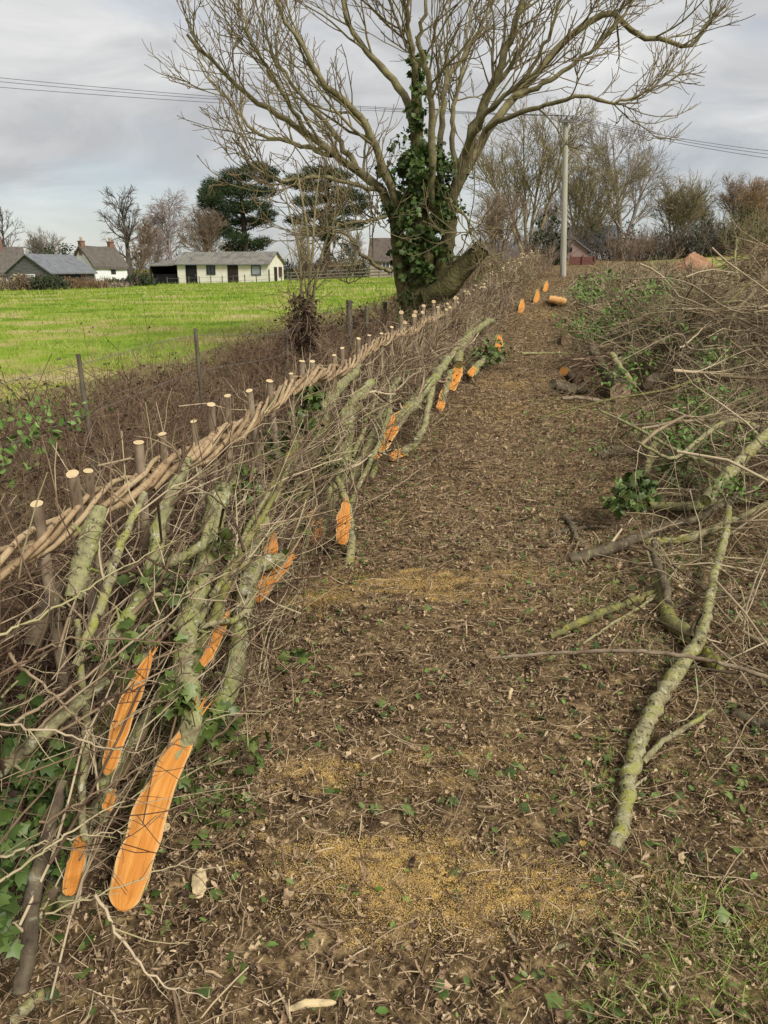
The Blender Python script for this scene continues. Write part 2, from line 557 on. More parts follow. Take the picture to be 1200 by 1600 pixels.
M['thatch'] = mat('thatch', [(.085, .074, .06), (.125, .11, .09), (.165, .145, .12)], 2, 7, .95, .7, 14, stretch=(3, 1, 1), bdist=.05)
M['tile'] = mat('brown_tile_roof', [(.07, .055, .045), (.115, .09, .075), (.15, .12, .10)], 2, 7, .9, .5, 14, bdist=.03)
M['board'] = mat('weathered_boards', [(.05, .048, .046), (.10, .098, .093), (.16, .155, .15)], 2.5, 7, .9, .4, 16, stretch=(.4, .4, 6), bdist=.02)
M['blackboard'] = mat('black_boards', [(.010, .010, .011), (.022, .02, .02)], 3, 5, .8, .2)
M['doorwood'] = mat('dark_door', [(.018, .014, .012), (.04, .03, .026)], 3, 5, .7, .2)
M['brick'] = mat('brick', [(.15, .08, .055), (.22, .12, .085), (.28, .165, .12)], 4, 5, .9, .3)
M['pinkboard'] = mat('pinkish_boards', [(.28, .20, .165), (.38, .28, .235)], 3, 5, .9, .3, stretch=(.4, .4, 6))
M['stone'] = mat('stone_wall', [(.26, .21, .14), (.36, .30, .21), (.42, .36, .26)], 2.5, 6, .9, .4, 16)
M['glass'] = mat('window_glass', [(.03, .035, .04), (.06, .066, .075)], 2, 2, .12, 0, spec=.6)
M['glasspale'] = mat('bright_window_glass', [(.22, .24, .26), (.34, .36, .37)], 2, 2, .2, 0, spec=.5)
M['frame'] = mat('dark_window_frame', [(.014, .014, .015), (.025, .025, .026)], 4, 2, .6, 0)
M['whiteframe'] = mat('white_frame', [(.7, .7, .69), (.78, .78, .77)], 4, 2, .6, 0)
M['post'] = mat('fence_post', [(.05, .038, .028), (.10, .08, .058), (.15, .13, .09), (.10, .11, .05)], 10, 6, .95, .6, 40, stretch=(2, 2, .5), bdist=.006)
M['rail'] = mat('grey_rail', [(.12, .11, .095), (.20, .185, .16)], 4, 4, .95, .2)
M['wire'] = mat('galvanised_wire', [(.14, .13, .12), (.22, .21, .20)], 8, 2, .6, 0)
M['cable'] = mat('power_cable', [(.07, .07, .075), (.10, .10, .105)], 8, 2, .7, 0)
M['pole'] = mat('weathered_pole', [(.27, .255, .20), (.37, .35, .28), (.44, .42, .34)], 2.5, 7, .9, .4, 20, stretch=(3, 3, .3), bdist=.01)
M['ceramic'] = mat('insulator', [(.05, .045, .04), (.10, .09, .085)], 4, 2, .3, 0, spec=.5)
M['spoil'] = mat('red_spoil', [(.24, .12, .065), (.34, .185, .105), (.41, .25, .16)], 2.5, 8, .95, .9, 12, bdist=.06)
M['redfence'] = mat('red_brown_boards', [(.11, .05, .035), (.17, .08, .058)], 4, 5, .9, .2)
M['ivystem'] = mat('ivy_stem', [(.06, .045, .03), (.11, .085, .055)], 12, 5, .95, .6)

# sawn log ends and cut faces -------------------------------------------------


def disc(center, normal, r, rings=5, s=14, wob=0.06):
    n = nrm(np.asarray(normal, float))
    a = nrm(np.cross(n, [0.31, 0.55, 0.77]))
    b = np.cross(n, a)
    an = np.arange(s) / s * 2 * np.pi
    wv = 1 + wob * rng.normal(size=s)
    V = [np.asarray(center, float)]
    rr = [0.0]
    for k in range(1, rings + 1):
        q = r * k / rings
        V.extend(center + (a * np.cos(an)[:, None] + b * np.sin(an)[:, None]) * (q * (wv if k > 1 else 1 + 0 * wv))[:, None])
        rr.extend([k / rings] * s)
    V = np.array(V)
    tri = np.array([(0, 1 + j, 1 + (j + 1) % s) for j in range(s)])
    qd = []
    for k in range(rings - 1):
        o = 1 + k * s
        for j in range(s):
            qd.append((o + j, o + s + j, o + s + (j + 1) % s, o + (j + 1) % s))
    return V, [tri, np.array(qd)], np.array(rr)


def add_disc(g, center, normal, r, **k):
    V, Fs, rr = disc(center, normal, r, **k)
    g.add(V, Fs, rr, np.full(len(V), rng.random()))


def stem(name, label, cat, pts, rad, m, group=None, n=None, s=10, lump=.05, cut0=None, cut1=None, twigs=0, ivy=0, tl=(.2, .6), shape=None):
    """a branch, log or laid stem: bark mesh with cut ends / side shoots as its parts"""
    pts = np.asarray(pts, float)
    q = spl(np.column_stack([pts, rad]), n or max(8, 5 * len(pts)))
    P, R = q[:, :3], np.maximum(q[:, 3], .002)
    seg = np.linalg.norm(np.diff(P, axis=0), axis=1).mean()
    P = P + rng.normal(size=P.shape) * min(seg * .10, .30 * R.mean())
    if len(P) >= 16 and R.mean() > .008:
        for kc in rng.uniform(.08, .92, rng.integers(2, 6)):
            R = R * (1 + rng.uniform(.08, .24) * np.exp(-((np.linspace(0, 1, len(P)) - kc) / .02) ** 2))
    g = G()
    if len(P) >= 16 and R.mean() > .008:     # snags: short broken side shoots
        Ks, KR = spawn(P[None], R[None], 5, .1, .95, (.7, 1.3), (R.mean() * 1.6, R.mean() * 4), 3, .12, 0, .34, .0025)
        add_tubes(g, Ks, KR, 5, mi=1 if rng.random() < .5 else 0)
    add_tubes(g, P, R, s, lump=lump)
    # domed closing caps
    for e, nb in ((0, 1), (-1, -2)):
        t = nrm(P[e] - P[nb])
        V, Fs, rr = disc(P[e] + t * R[e] * (.02 if (cut0 if e == 0 else cut1) else .15), t, R[e] * .99, rings=2, s=s, wob=0)
        g.add(V, Fs, .5, .5)
    if twigs:
        Q, QR = spawn(P[None], R[None], twigs, .15, 1, (.4, 1.1), tl, 6, .16, 0.0, .35, .0022)
        add_tubes(g, Q, QR, 4, mi=1)
        Q2, Q2R = spawn(Q, QR, 3, .2, 1, (.4, 1.0), (tl[0] * .4, tl[1] * .5), 4, .15, 0, .6, .0014)
        add_tubes(g, Q2, Q2R, 3, mi=1)
    o = g.build(name, [m, M['twig']], origin=P[0])
    tag(o, label, cat, group)
    for e, nb, cm in ((0, 1, cut0), (-1, -2, cut1)):
        if cm:
            t = nrm(P[e] - P[nb])
            g2 = G()
            add_disc(g2, P[e] + t * (R[e] * .02 + .003), t, R[e] * 1.0, s=s + 4, wob=.03)
            g2.build('cut_end', M[cm] if isinstance(cm, str) else cm, parent=o)
    if ivy:
        ivy_on(o, P, R, ivy)
    return o, P, R


def ivy_on(o, P, R, n, size=(.03, .06)):
    g = G()
    i = rng.integers(0, len(P), n)
    d = nrm(rng.normal(size=(n, 3)))
    pos = P[i] + d * (R[i] * 1.1 + .01)[:, None]
    X, Y, Z = frames(n)
    scatter(g, IVY_V, IVY_F, pos, X, Y, Z, rng.uniform(*size, n))
    return g.build('ivy', M['ivy'], parent=o)


def tongue(o, pts, half, normal, name='cut_face', m='orange', n=22, thick=.6, back=True, backm='greybark'):
    """flat axe or saw cut along a stem: a rounded strip, bark behind it"""
    p = np.asarray(pts, float)
    n = n + 10
    k = .5 - .5 * np.cos(np.linspace(0, np.pi, n))
    q = spl(np.column_stack([p, half]), 400)[np.minimum((k * 399).astype(int), 399)]
    P, Wd = q[:, :3], q[:, 3].copy()
    Wd *= np.clip(np.minimum(np.sqrt(np.clip(1 - ((.10 - k) / .10).clip(0, 1) ** 2, .02, 1)), np.sqrt(np.clip(1 - ((k - .82) / .18).clip(0, 1) ** 2, .004, 1))), .06, 1)
    T = nrm(np.gradient(P, axis=0))
    nn = np.asarray(normal, float)
    nn = nrm(nn - (T @ nn)[:, None] * T)
    B = np.cross(T, nn)
    cs = np.linspace(-1, 1, 7)
    jit = rng.normal(size=(n, 7)) * .0018 - .003 * (cs[None] ** 4)
    wj = 1 + .012 * rng.normal(size=(n, 1))
    e0 = np.interp(k, np.linspace(0, 1, 11), rng.normal(size=11) * .10)
    e1 = np.interp(k, np.linspace(0, 1, 11), rng.normal(size=11) * .10)
    wj = wj + np.where(cs[None] < 0, e0[:, None], e1[:, None]) * np.abs(cs[None])
    V = P[:, None] + B[:, None] * (Wd[:, None] * wj * cs[None])[..., None] + nn[:, None] * (jit + .003 - .35 * Wd.max() * ((.09 - k) / .09).clip(0, 1)[:, None] + np.interp(k, np.linspace(0, 1, 9), rng.normal(size=9) * .004)[:, None])[..., None]
    i = np.arange(n - 1)[:, None]
    j = np.arange(6)[None]
    Fq = np.stack([i * 7 + j, (i + 1) * 7 + j, (i + 1) * 7 + j + 1, i * 7 + j + 1], -1).reshape(-1, 4)
    g = G()
    L = np.linalg.norm(P[-1] - P[0])
    g.add(V, Fq, np.tile(cs * .5 + .5, n), np.repeat(k * L * 2, 7))
    if m == 'orange':                        # torn fibres standing up at the top of the cut
        ns_ = 7
        c0 = rng.uniform(-.8, .8, ns_)
        p0_ = P[-4] + B[-4] * (Wd[-6] * c0)[:, None] + nn[-4] * .004
        ln_ = np.linalg.norm(P[-1] - P[0]) * rng.uniform(.05, .16, ns_)
        Q_ = wander(p0_, T[-4] + nn[-4] * .12 + rng.normal(size=(ns_, 3)) * .12, ln_, 4, .06)
        add_tubes(g, Q_, taper(np.full(ns_, Wd.max() * .10), Wd.max() * .02, 4), 4, rng.random(ns_))
    f = g.build(name, M[m], parent=o)
    if back:
        an = np.linspace(0, np.pi, 8)
        V = P[:, None] + B[:, None] * (Wd[:, None] * 1.02 * np.cos(an)[None])[..., None] - nn[:, None] * (Wd[:, None] * thick * np.sin(an)[None] + .001)[..., None]
        j = np.arange(7)[None]
        Fq = np.stack([i * 8 + j, (i + 1) * 8 + j, (i + 1) * 8 + j + 1, i * 8 + j + 1], -1).reshape(-1, 4)
        g = G()
        g.add(V, Fq, .5, .5)
        g.build('bark_strip', M[backm], parent=o)
    return f


# ------------------------------------------------------------------ the ground: one sheet in three pieces meeting edge to edge
ys = np.concatenate([np.arange(-4, .5, .25), np.arange(.5, 8, .05), np.arange(8, 16, .16), np.arange(16, 45, .5), np.geomspace(45, 1500, 60)])


def sheet(name, us, m):
    U, Yg = np.meshgrid(us, ys)
    X = hx(Yg) + U
    Z = hgt(X, Yg)
    nU = len(us)
    i = np.arange(len(ys) - 1)[:, None]
    j = np.arange(nU - 1)[None]
    Fq = np.stack([i * nU + j, i * nU + j + 1, (i + 1) * nU + j + 1, (i + 1) * nU + j], -1).reshape(-1, 4)
    g = G()
    g.add(np.stack([X, Yg, Z], -1), Fq)
    o = g.build(name, m, origin=(0, 0, 0))
    return tag(o, kind='structure')


sheet('path', np.concatenate([np.arange(-2.2, 3.0, .05), np.arange(3.0, 5.6, .2)]), M['soil'])
UL = -2.2
VG = -np.arange(2.2, 5.9, .3)[::-1]
sheet('verge', VG, M['rough'])
sheet('field', -np.geomspace(-VG[0], 900, 100)[::-1], M['field'])
RG = np.concatenate([[np.arange(3.0, 5.6, .2)[-1]], np.arange(6, 8.1, .4)])
sheet('right_verge', RG, M['rough'])
sheet('right_field', np.geomspace(RG[-1], 900, 60), M['field'])


def in_view(p, mar=150):
    d = p - np.array([0, 0, H])
    zc = d[:, 1] * cp - d[:, 2] * sp
    yc = d[:, 1] * sp + d[:, 2] * cp
    x = 600 + F * d[:, 0] / np.maximum(zc, .01)
    y = 800 - F * yc / np.maximum(zc, .01)
    return (zc > .05) & (x > -mar) & (x < 1200 + mar) & (y > -mar) & (y < 1600 + mar)


def ground_pts(n, u0, u1, y0, y1, pw=1.0):
    y = y0 + (y1 - y0) * rng.random(n) ** pw
    u = rng.uniform(u0, u1, n)
    x = hx(y) + u
    p = np.column_stack([x, y, hgt(x, y)])
    return p[in_view(p, 600)]


# leaf litter, twigs, chips: nobody could count them -------------------------
g = G(); gt = G(); gc = G()
for (n, u0, u1, y0, y1, sc, dn) in ((64000, -1.6, 3.2, .8, 3.2, .92, 1), (66000, -1.2, 4.0, 3.2, 7, 1.0, 1), (56000, -1.0, 5.2, 7, 15, 1.35, 1), (30000, -1, 6, 15, 42, 2.3, 1)):
    p = ground_pts(n, u0, u1, y0, y1)
    k = len(p)
    p[:, 2] += rng.uniform(.001, .022, k) * min(sc, 2)
    X, Y, Z = frames(k, flat=.75)
    s = sc * rng.uniform(.008, .030, k) * rng.choice([.5, 1, 1.5], k, p=[.55, .38, .07])
    S3 = np.column_stack([s, s * rng.uniform(.35, 1.1, k), s * rng.uniform(.3, 2.2, k)])
    scatter(g, DEAD_V, DEAD_F, p, X, Y, Z, S3, rnd=rng.beta(1.1, 1.5, k), curl=rng.normal(size=k) * 1.0)
    p = ground_pts(int(n * .42), u0, u1, y0, y1)
    k = len(p)
    d = nrm(np.column_stack([rng.normal(size=(k, 2)), rng.normal(size=k) * .22]))
    L = sc * rng.uniform(.02, .10, k) * rng.choice([.5, 1, 2.2], k, p=[.55, .37, .08])
    p[:, 2] += .006 + rng.random(k) * .025
    r = np.minimum(sc * rng.uniform(.0007, .0022, k) * rng.choice([1, 2.6], k, p=[.95, .05]), .006)
    add_tubes(gt, wander(p, d, L, 5, .13), np.repeat(r[:, None], 5, 1), 3, rng.beta(1.4, 1.4, k))
    p = ground_pts(n // 9, u0, u1, y0, y1)
    k = len(p)
    p[:, 2] += .015
    X, Y, Z = frames(k, flat=.4)
    scatter(gc, CHIP_V, CHIP_F, p, X, Y, Z, sc * rng.uniform(.005, .022, k))
tag(g.build('leaf_litter', M['litter'], origin=(0, 0, 0), smooth=False), 'dead brown leaves scattered all over the trodden path', 'leaf litter', kind='stuff')
tag(gt.build('twig_litter', M['littwig'], origin=(0, 0, 0)), 'short broken twigs strewn over the path', 'twigs', kind='stuff')
tag(gc.build('chip_litter', M['chips'], origin=(0, 0, 0)), 'small pale wood chips strewn over the path', 'wood chips', kind='stuff')
# sawdust patches
g = G()
for (px, py, rx, ry, n) in ((640, 925, .62, .16, 12000), (485, 1210, .16, .07, 2600), (560, 1345, .25, .09, 3500), (760, 1385, .4, .14, 6500), (600, 1420, .2, .10, 2500), (700, 1200, .5, .12, 2200), (800, 1395, .3, .08, 2600), (490, 940, .12, .1, 1600), (760, 900, .5, .1, 3000), (640, 1370, .5, .16, 3000),
                            (800, 600, .6, .7, 2500), (865, 490, 1.3, .7, 900), (790, 640, .5, .6, 1500), (850, 1160, .5, .2, 900)):
    c = Gd(px, py)
    n = int(n * 4.6)
    nc = 60
    cd = rng.normal(size=(nc, 2)) * .55
    ci = rng.integers(0, nc, n)
    d = cd[ci] + rng.normal(size=(n, 2)) * (rng.uniform(.02, .2, nc) ** 1.0)[ci][:, None]
    x, y = c[0] + d[:, 0] * rx, c[1] + d[:, 1] * ry * 1.3
    keep = np.ones(n, bool)
    x, y = x[keep], y[keep]
    k = len(x)
    p = np.column_stack([x, y, hgt(x, y) + rng.uniform(.006, .024, k)])
    X, Y, Z = frames(k, flat=.5)
    sc = max(1.0, c[1] / 4)
    scatter(g, CHIP_V, CHIP_F, p, X, Y, Z, np.column_stack([sc * rng.uniform(.0008, .0027, k)] * 2 + [np.full(k, .006)]) * np.array([1, 2.4, 1]))
tag(g.build('sawdust', M['sawdust'], origin=(0, 0, 0)), 'orange sawdust spilt in patches along the path', 'sawdust', kind='stuff')


# grass ----------------------------------------------------------------------
def blades(g, p, h, wdt, lean=.5, rnd=None):
    k = len(p)
    th = rng.uniform(0, 2 * np.pi, k)
    Z = np.column_stack([np.cos(th), np.sin(th), np.zeros(k)])
    Xd = nrm(np.column_stack([rng.normal(size=(k, 2)) * lean, np.ones(k)]))
    Yd = nrm(np.cross(Z, Xd))
    Zd = np.cross(Xd, Yd)
    scatter(g, BL_V, BL_F, p, Xd, Yd, Zd, np.column_stack([h, wdt, h]), rnd)


g = G()
y = 6 + 80 * rng.random(95000) ** 2.4
u = -2.0 - rng.random(95000) ** 1.5 * (8 + y * .75)
x = hx(y) + u
p = np.column_stack([x, y, hgt(x, y) - .01])
p = p[in_view(p, 200)]
k = len(p)
sc = np.clip(p[:, 1] / 9, 1, 6)
strawy = rng.random(k) < .10
for (a, b, sx_, sy_) in ((330, 497, 2.2, 2.0), (390, 482, 2.5, 2.5), (45, 540, 1.2, .9), (120, 545, .8, .6), (460, 478, 2.0, 2.0), (250, 520, .9, .7), (20, 590, .8, .6), (150, 500, 1.5, 1.2), (560, 455, 4, 4), (520, 500, 2, 2), (300, 500, .8, .8), (200, 560, .7, .6)):
    c = Gd(a, b)
    strawy |= ((p[:, 0] - c[0]) / sx_) ** 2 + ((p[:, 1] - c[1]) / sy_) ** 2 + rng.normal(size=k) * .35 + .5 * np.sin(p[:, 0] * 3) * np.sin(p[:, 1] * 2.3) < .9
rn = np.where(strawy & (rng.random(k) < .8), rng.uniform(.8, 1, k), rng.beta(2, 2.2, k) * .78)
blades(g, p, rng.uniform(.035, .085, k) * np.where(strawy, 1.8, 1) * sc ** .55, .006 * sc, .6, rn)
tag(g.build('field_grass', M['grass'], origin=(0, 0, 0)), 'bright green pasture grass with straw coloured tussocks', 'grass', kind='stuff')
g = G()
for (px, py, rr, n, hh) in ((1085, 1410, .14, 240, .085), (1120, 1470, .16, 300, .09), (985, 1530, .16, 300, .08), (1010, 1560, .18, 260, .08), (1180, 1490, .12, 160, .09), (960, 1235, .10, 160, .06), (945, 1180, .08, 90, .06), (930, 940, .16, 220, .06), (965, 920, .14, 160, .05), (1060, 875, .2, 260, .07), (1020, 1010, .15, 150, .06), (1040, 1040, .1, 110, .06), (980, 1440, .08, 90, .05), (1190, 1590, .14, 150, .09), (1160, 1440, .10, 90, .08), (900, 640, .4, 200, .09), (1140, 1545, .15, 120, .07), (1100, 860, .25, 300, .08), (1000, 640, .5, 300, .10), (920, 600, .4, 200, .09), (1050, 1150, .25, 120, .06), (1130, 1250, .25, 150, .06), (880, 1240, .2, 60, .04), (1000, 480, 1.2, 400, .2), (930, 470, 1, 300, .2), (1090, 520, 1., 300, .18), (870, 1330, .3, 80, .04)):
    c = Gd(px, py)
    n = int(n * .62)
    d = rng.normal(size=(n, 2)) * rr * .6
    x, y = c[0] + d[:, 0], c[1] + d[:, 1]
    p = np.column_stack([x, y, hgt(x, y)])
    blades(g, p, rng.uniform(.4, 1.2, n) * hh, rng.uniform(.002, .004, n), 1.1)
# thin sprinkling of blades on the right-hand verge
p = ground_pts(1100, .9, 3.5, .9, 7)
blades(g, p, rng.uniform(.02, .05, len(p)), rng.uniform(.0018, .0035, len(p)), 1.3)
tag(g.build('grass_tufts', M['tuft'], origin=(0, 0, 0)), 'sparse green grass tufts growing through the litter', 'grass', kind='stuff')
g = G()
p = ground_pts(9000, -3.6, -1.0, 3, 26, 1.2)
blades(g, p, rng.uniform(.12, .45, len(p)), rng.uniform(.003, .007, len(p)) * np.clip(p[:, 1] / 8, 1, 3), .5)
p = ground_pts(12000, -7.5, -2.0, 5, 26, 1.0)
blades(g, p, rng.uniform(.06, .24, len(p)), rng.uniform(.003, .006, len(p)) * np.clip(p[:, 1] / 8, 1, 3), .6)
tag(g.build('dry_grass', M['straw'], origin=(0, 0, 0)), 'dry straw coloured grass along the field fence', 'grass', kind='stuff')

# ------------------------------------------------------------------ the laid hedge
AX = -.35                                        # stake line, measured from the hedge foot


def hdir(y):
    d = np.column_stack([(hx(y + .1) - hx(y - .1)) / .2, np.ones_like(y), np.zeros_like(y)])
    return nrm(d)


def axis_point(px, py):
    """where the sight line of a pixel meets the vertical sheet through the stakes"""
    d = ray(px, py)
    t = np.linspace(.2, 80, 60000)
    x, yy = d[0] * t, d[1] * t
    k = np.argmin(np.abs(x - (hx(yy) + AX)))
    return np.array([x[k], yy[k], H + d[2] * t[k]])


ORD = 'first second third fourth fifth sixth seventh eighth ninth tenth eleventh twelfth thirteenth fourteenth fifteenth sixteenth seventeenth eighteenth nineteenth twentieth'.split()
stake_px = [(58, 790, 9, 'grey'), (114, 743, 9, 'thick'), (138, 738, 7, ''), (217, 694, 7.5, ''), (254, 680, 6, 'dark'), (303, 660, 5, ''), (330, 634, 6, ''), (356, 620, 5, ''), (390, 612, 5, ''), (421, 597, 5, ''), (455, 585, 3.2, ''), (472, 566, 4.5, ''), (488, 566, 4, ''), (522, 556, 3, ''), (535, 545, 3.2, ''), (560, 530, 3.2, ''), (577, 525, 3, ''), (596, 522, 2.8, ''), (612, 512, 2.8, '')]
fx = {0: 'smooth grey hazel stake with pale cut top standing nearest the camera in the hedge', 1: 'thickest stake of the hedge, with flaking bark and a pale cut top', 2: 'slimmer stake just behind the thickest stake of the hedge', 3: 'tall brown stake seen bare down through the gap in the near hedge', 4: 'dark brown stake with split top just beyond the tall bare stake'}


def make_stake(top, r, label, y0lean, slant=None):
    base = np.array([top[0] + rng.normal() * .02, top[1] - y0lean, hgt(top[0], top[1]) - .05])
    o = thing('hedge_stake', label, 'stake', (base[0], base[1], base[2]), 'upright stakes along the laid hedge')
    P = spl(np.array([base, base * .5 + top * .5 + rng.normal(size=3) * .012, top]), 12)
    R = np.linspace(r * 1.12, r, 12)
    g = G(); add_tubes(g, P, R, 10, lump=.035)
    g.build('shaft', M['stakebark'], parent=o)
    t = nrm(nrm(P[-1] - P[-2]) + rng.normal(size=3) * .12 + [.12, -.42, 0])
    if slant is not None:
        t = nrm(slant)
    g = G(); add_disc(g, P[-1] + t * (r * .42 if slant is None else r * .75), t, r * 1.08, s=14, wob=.02)
    g.build('cut_top', M['palecut' if slant is None else 'tancut'], parent=o)
    return o


tops = []
for i, (px, py, w2, fxn) in enumerate(stake_px):
    a = axis_point(px, py)
    tops.append(a)
    r = max(.013, w2 * zdep(a) / F)
    lab = fx.get(i, f'brown hedge stake with pale cut top, {ORD[i] if i < 20 else i} from the near end of the hedge')
    make_stake(a, r, lab, rng.uniform(-.03, .03))
far_y = []
yy = tops[-1][1] + .6
while yy < 40:
    far_y.append(yy)
    yy += rng.uniform(.35, .6) * (1 if yy < 22 else 1.5)
for i, yy in enumerate(far_y):
    xx = float(hx(yy)) + AX + rng.normal() * .05
    z = float(hgt(xx, yy)) + 1.12 + rng.normal() * .06
    if yy < 16:
        lab = 'short pale topped stake in the hedge in front of the big ivy covered tree'
    elif yy < 26:
        lab = 'small pale topped stake in the middle stretch of the hedge beyond the big tree'
    else:
        lab = 'tiny pale topped stake at the far end of the hedge near the utility pole'
    make_stake(np.array([xx, yy, z]), rng.uniform(.02, .027) * (1 if yy < 20 else 1.25), lab, rng.normal() * .05, np.array([.15, -.9, .75]))

# woven binding along the top
bind = thing('woven_binding', 'twisted brown rods woven between the stakes along the hedge top', 'hedge binding', (float(hx(1.5)) + AX, 1.5, .9))
for s_ in range(7):
    y0 = .9 - rng.random() * .8
    while y0 < (18 if s_ % 2 else 12):
        L = rng.uniform(1.9, 2.7) * (1 if y0 < 9 else 1.7)
        yv = np.linspace(y0, y0 + L, 26 if y0 < 9 else 18)
        ph = yv * 2 * np.pi / 1.0 + s_ * 2 * np.pi / 7
        amp = .030 + .010 * np.sin(yv * 3 + s_)
        lift = np.where(s_ % 2, 0, .012)
        base = np.interp(yv, [0, 1.84, 2.5, 3.8, 7.2, 12], [.86, .885, .93, .955, 1.0, .98])
        x = hx(yv) + AX + amp * np.cos(ph)
        z = hgt(hx(yv) + AX, yv) + base + amp * 1.15 * np.sin(ph) + lift
        r = np.linspace(rng.uniform(.012, .0165), .007, len(yv)) * (1 if y0 < 6 else .8)
        P = np.column_stack([x, yv, z]) + rng.normal(size=(len(yv), 3)) * .003
        g = G(); add_tubes(g, P, r, 8, lump=.03)
        g.build('binding_rod', M['rod'], parent=bind)
        y0 += L * .93

# laid stems (pleachers) -----------------------------------------------------
GP = 'laid stems of the hedge'
UPN = np.array([.35, -.75, .55])


def pY(lst):
    return np.array([PY(a, b, c) for a, b, c in lst])


def rpx(lst, ws):
    return [w_ * zdep(PY(a, b, c)) / F for (a, b, c), w_ in zip(lst, ws)]


def pleacher(label, lst, ws, cut=None, cw=None, m='greybark', normal=UPN, name='laid_stem', **k):
    o, P, R = stem(name, label, 'laid stem', pY(lst), rpx(lst, ws), M[m], GP, **k)
    if cut is not None:
        tongue(o, pY(cut), rpx(cut, cw), normal, backm=m)
    return o, P, R


pleacher('thick lichen covered stem above the long bare orange cut at the front', [(262, 1215, 1.88), (300, 1120, 2.0), (287, 1035, 2.16), (300, 950, 2.4), (325, 870, 2.62), (335, 800, 2.8), (350, 760, 2.92)], [17, 18, 17.5, 17.5, 17, 16, 14],
         cut=[(190, 1422, 1.56), (208, 1355, 1.66), (232, 1280, 1.76), (262, 1205, 1.86), (305, 1118, 1.99)], cw=[24, 28, 26, 22, 12], normal=np.array([.30, -.8, .5]), cut1='palecut', n=40, s=14, ivy=34)
pleacher('ridged grey stem bending right to a small orange cut beside the path', [(318, 1150, 2.2), (362, 1065, 2.42), (376, 970, 2.68), (396, 892, 2.95), (440, 872, 3.12)], [14, 15, 15, 14, 10], cut=[(396, 938, 3.0), (420, 905, 3.1), (455, 868, 3.2)], cw=[12, 15, 9], n=36, s=14, ivy=12)
pleacher('green lichened forked stem leaning back behind the tall bare stake', [(160, 1015, 2.0), (210, 950, 2.15), (242, 880, 2.35), (250, 815, 2.5), (292, 720, 2.75)], [10, 12, 12, 11, 8], n=32, s=12, twigs=8)
pleacher('short side limb curving right from the forked green stem', [(240, 890, 2.33), (285, 870, 2.4), (318, 848, 2.5), (322, 815, 2.62)], [8, 8, 7, 6], n=24, s=10)
pleacher('lichened stub with torn pale top behind the woven binding', [(115, 935, 1.95), (128, 880, 2.02), (143, 830, 2.1), (157, 795, 2.16)], [14, 15, 15, 10], m='greybark', n=26, s=12)
pleacher('dark flaking stem standing behind the torn lichened stub', [(50, 1010, 1.9), (70, 960, 1.95), (95, 920, 2.05)], [14, 14, 12], m='darkbark', n=18)
pleacher('smooth pale green stem crossing low in front of the ivy at left', [(-40, 1235, 1.55), (30, 1180, 1.6), (100, 1118, 1.68), (168, 1062, 1.78)], [8, 9.5, 9.5, 8], n=26, s=12, twigs=4)
pleacher('broad grey green stem in the middle of the hedge, left of a pair', [(452, 810, 4.4), (470, 745, 4.65), (497, 680, 4.95), (518, 618, 5.3), (560, 575, 5.9)], [14, 14, 13, 11, 7], n=34, s=12, twigs=8)
pleacher('broad green stem in the middle of the hedge, right of a pair', [(498, 838, 4.5), (512, 775, 4.75), (535, 705, 5.05), (545, 645, 5.35), (580, 598, 5.9)], [13, 14, 14, 12, 7], cut=[(450, 872, 4.25), (468, 838, 4.35), (488, 800, 4.5)], cw=[10, 12, 9], n=34, s=12, twigs=8)
pleacher('slim stem curving down to the ground beside a narrow orange cut', [(538, 905, 4.0), (548, 860, 4.15), (545, 805, 4.35), (536, 770, 4.5), (525, 745, 4.6)], [7, 7, 6, 6, 5], cut=[(533, 850, 4.05), (537, 818, 4.15), (541, 782, 4.3)], cw=[9, 11, 7], m='palebark', n=26)
pleacher('laid stem with broad orange wedge cut half way along the near hedge', [(615, 668, 6.7), (640, 636, 7.1), (672, 600, 7.8), (700, 560, 8.8)], [9, 9, 8, 6], cut=[(576, 712, 6.2), (598, 684, 6.45), (632, 642, 6.95)], cw=[15, 16, 8], n=26, twigs=8)
pleacher('thin pale stem arching down to a small orange cut on the path edge', [(628, 708, 6.7), (650, 690, 6.8), (664, 660, 7.0), (671, 622, 7.4), (678, 588, 8)], [6, 6, 5, 5, 4], cut=[(609, 716, 6.55), (622, 709, 6.65), (640, 700, 6.75)], cw=[6, 7, 6], m='palebark', n=26)
pleacher('laid stem with paired bright orange cuts where the hedge narrows', [(716, 572, 10.9), (722, 540, 11.5), (745, 515, 13), (770, 500, 15)], [8, 7, 6, 4], cut=[(703, 608, 10.4), (711, 590, 10.7), (720, 567, 11.1)], cw=[8, 10, 6], n=22, twigs=8)
pleacher('short stub with orange face just left of the paired cuts', [(690, 640, 9.2), (694, 610, 9.5), (705, 580, 10.5)], [5, 5, 4], cut=[(687, 641, 9.1), (691, 622, 9.3), (694, 607, 9.5)], cw=[6, 6, 4], n=18)
pleacher('pale pointed stub leaning out onto the path beyond the paired cuts', [(737, 586, 11.6), (746, 572, 11.9), (756, 560, 12.3)], [6, 6, 4], cut=[(734, 587, 11.5), (739, 579, 11.6), (745, 572, 11.8)], cw=[5, 5, 3], m='greybark', n=18)
pleacher('thin brown trunk standing in the ivy at the bottom left', [(32, 1545, 1.28), (45, 1470, 1.33), (52, 1390, 1.4), (75, 1300, 1.5), (100, 1220, 1.6)], [13, 12, 12, 10, 8], m='darkbark', n=24, s=12)
pleacher('slender pale green shoot rising from the splintered orange stump', [(130, 1310, 1.57), (128, 1240, 1.62), (136, 1150, 1.72), (128, 1060, 1.85), (120, 970, 2.0)], [6, 6, 6, 5.5, 5], m='palebark', n=26)
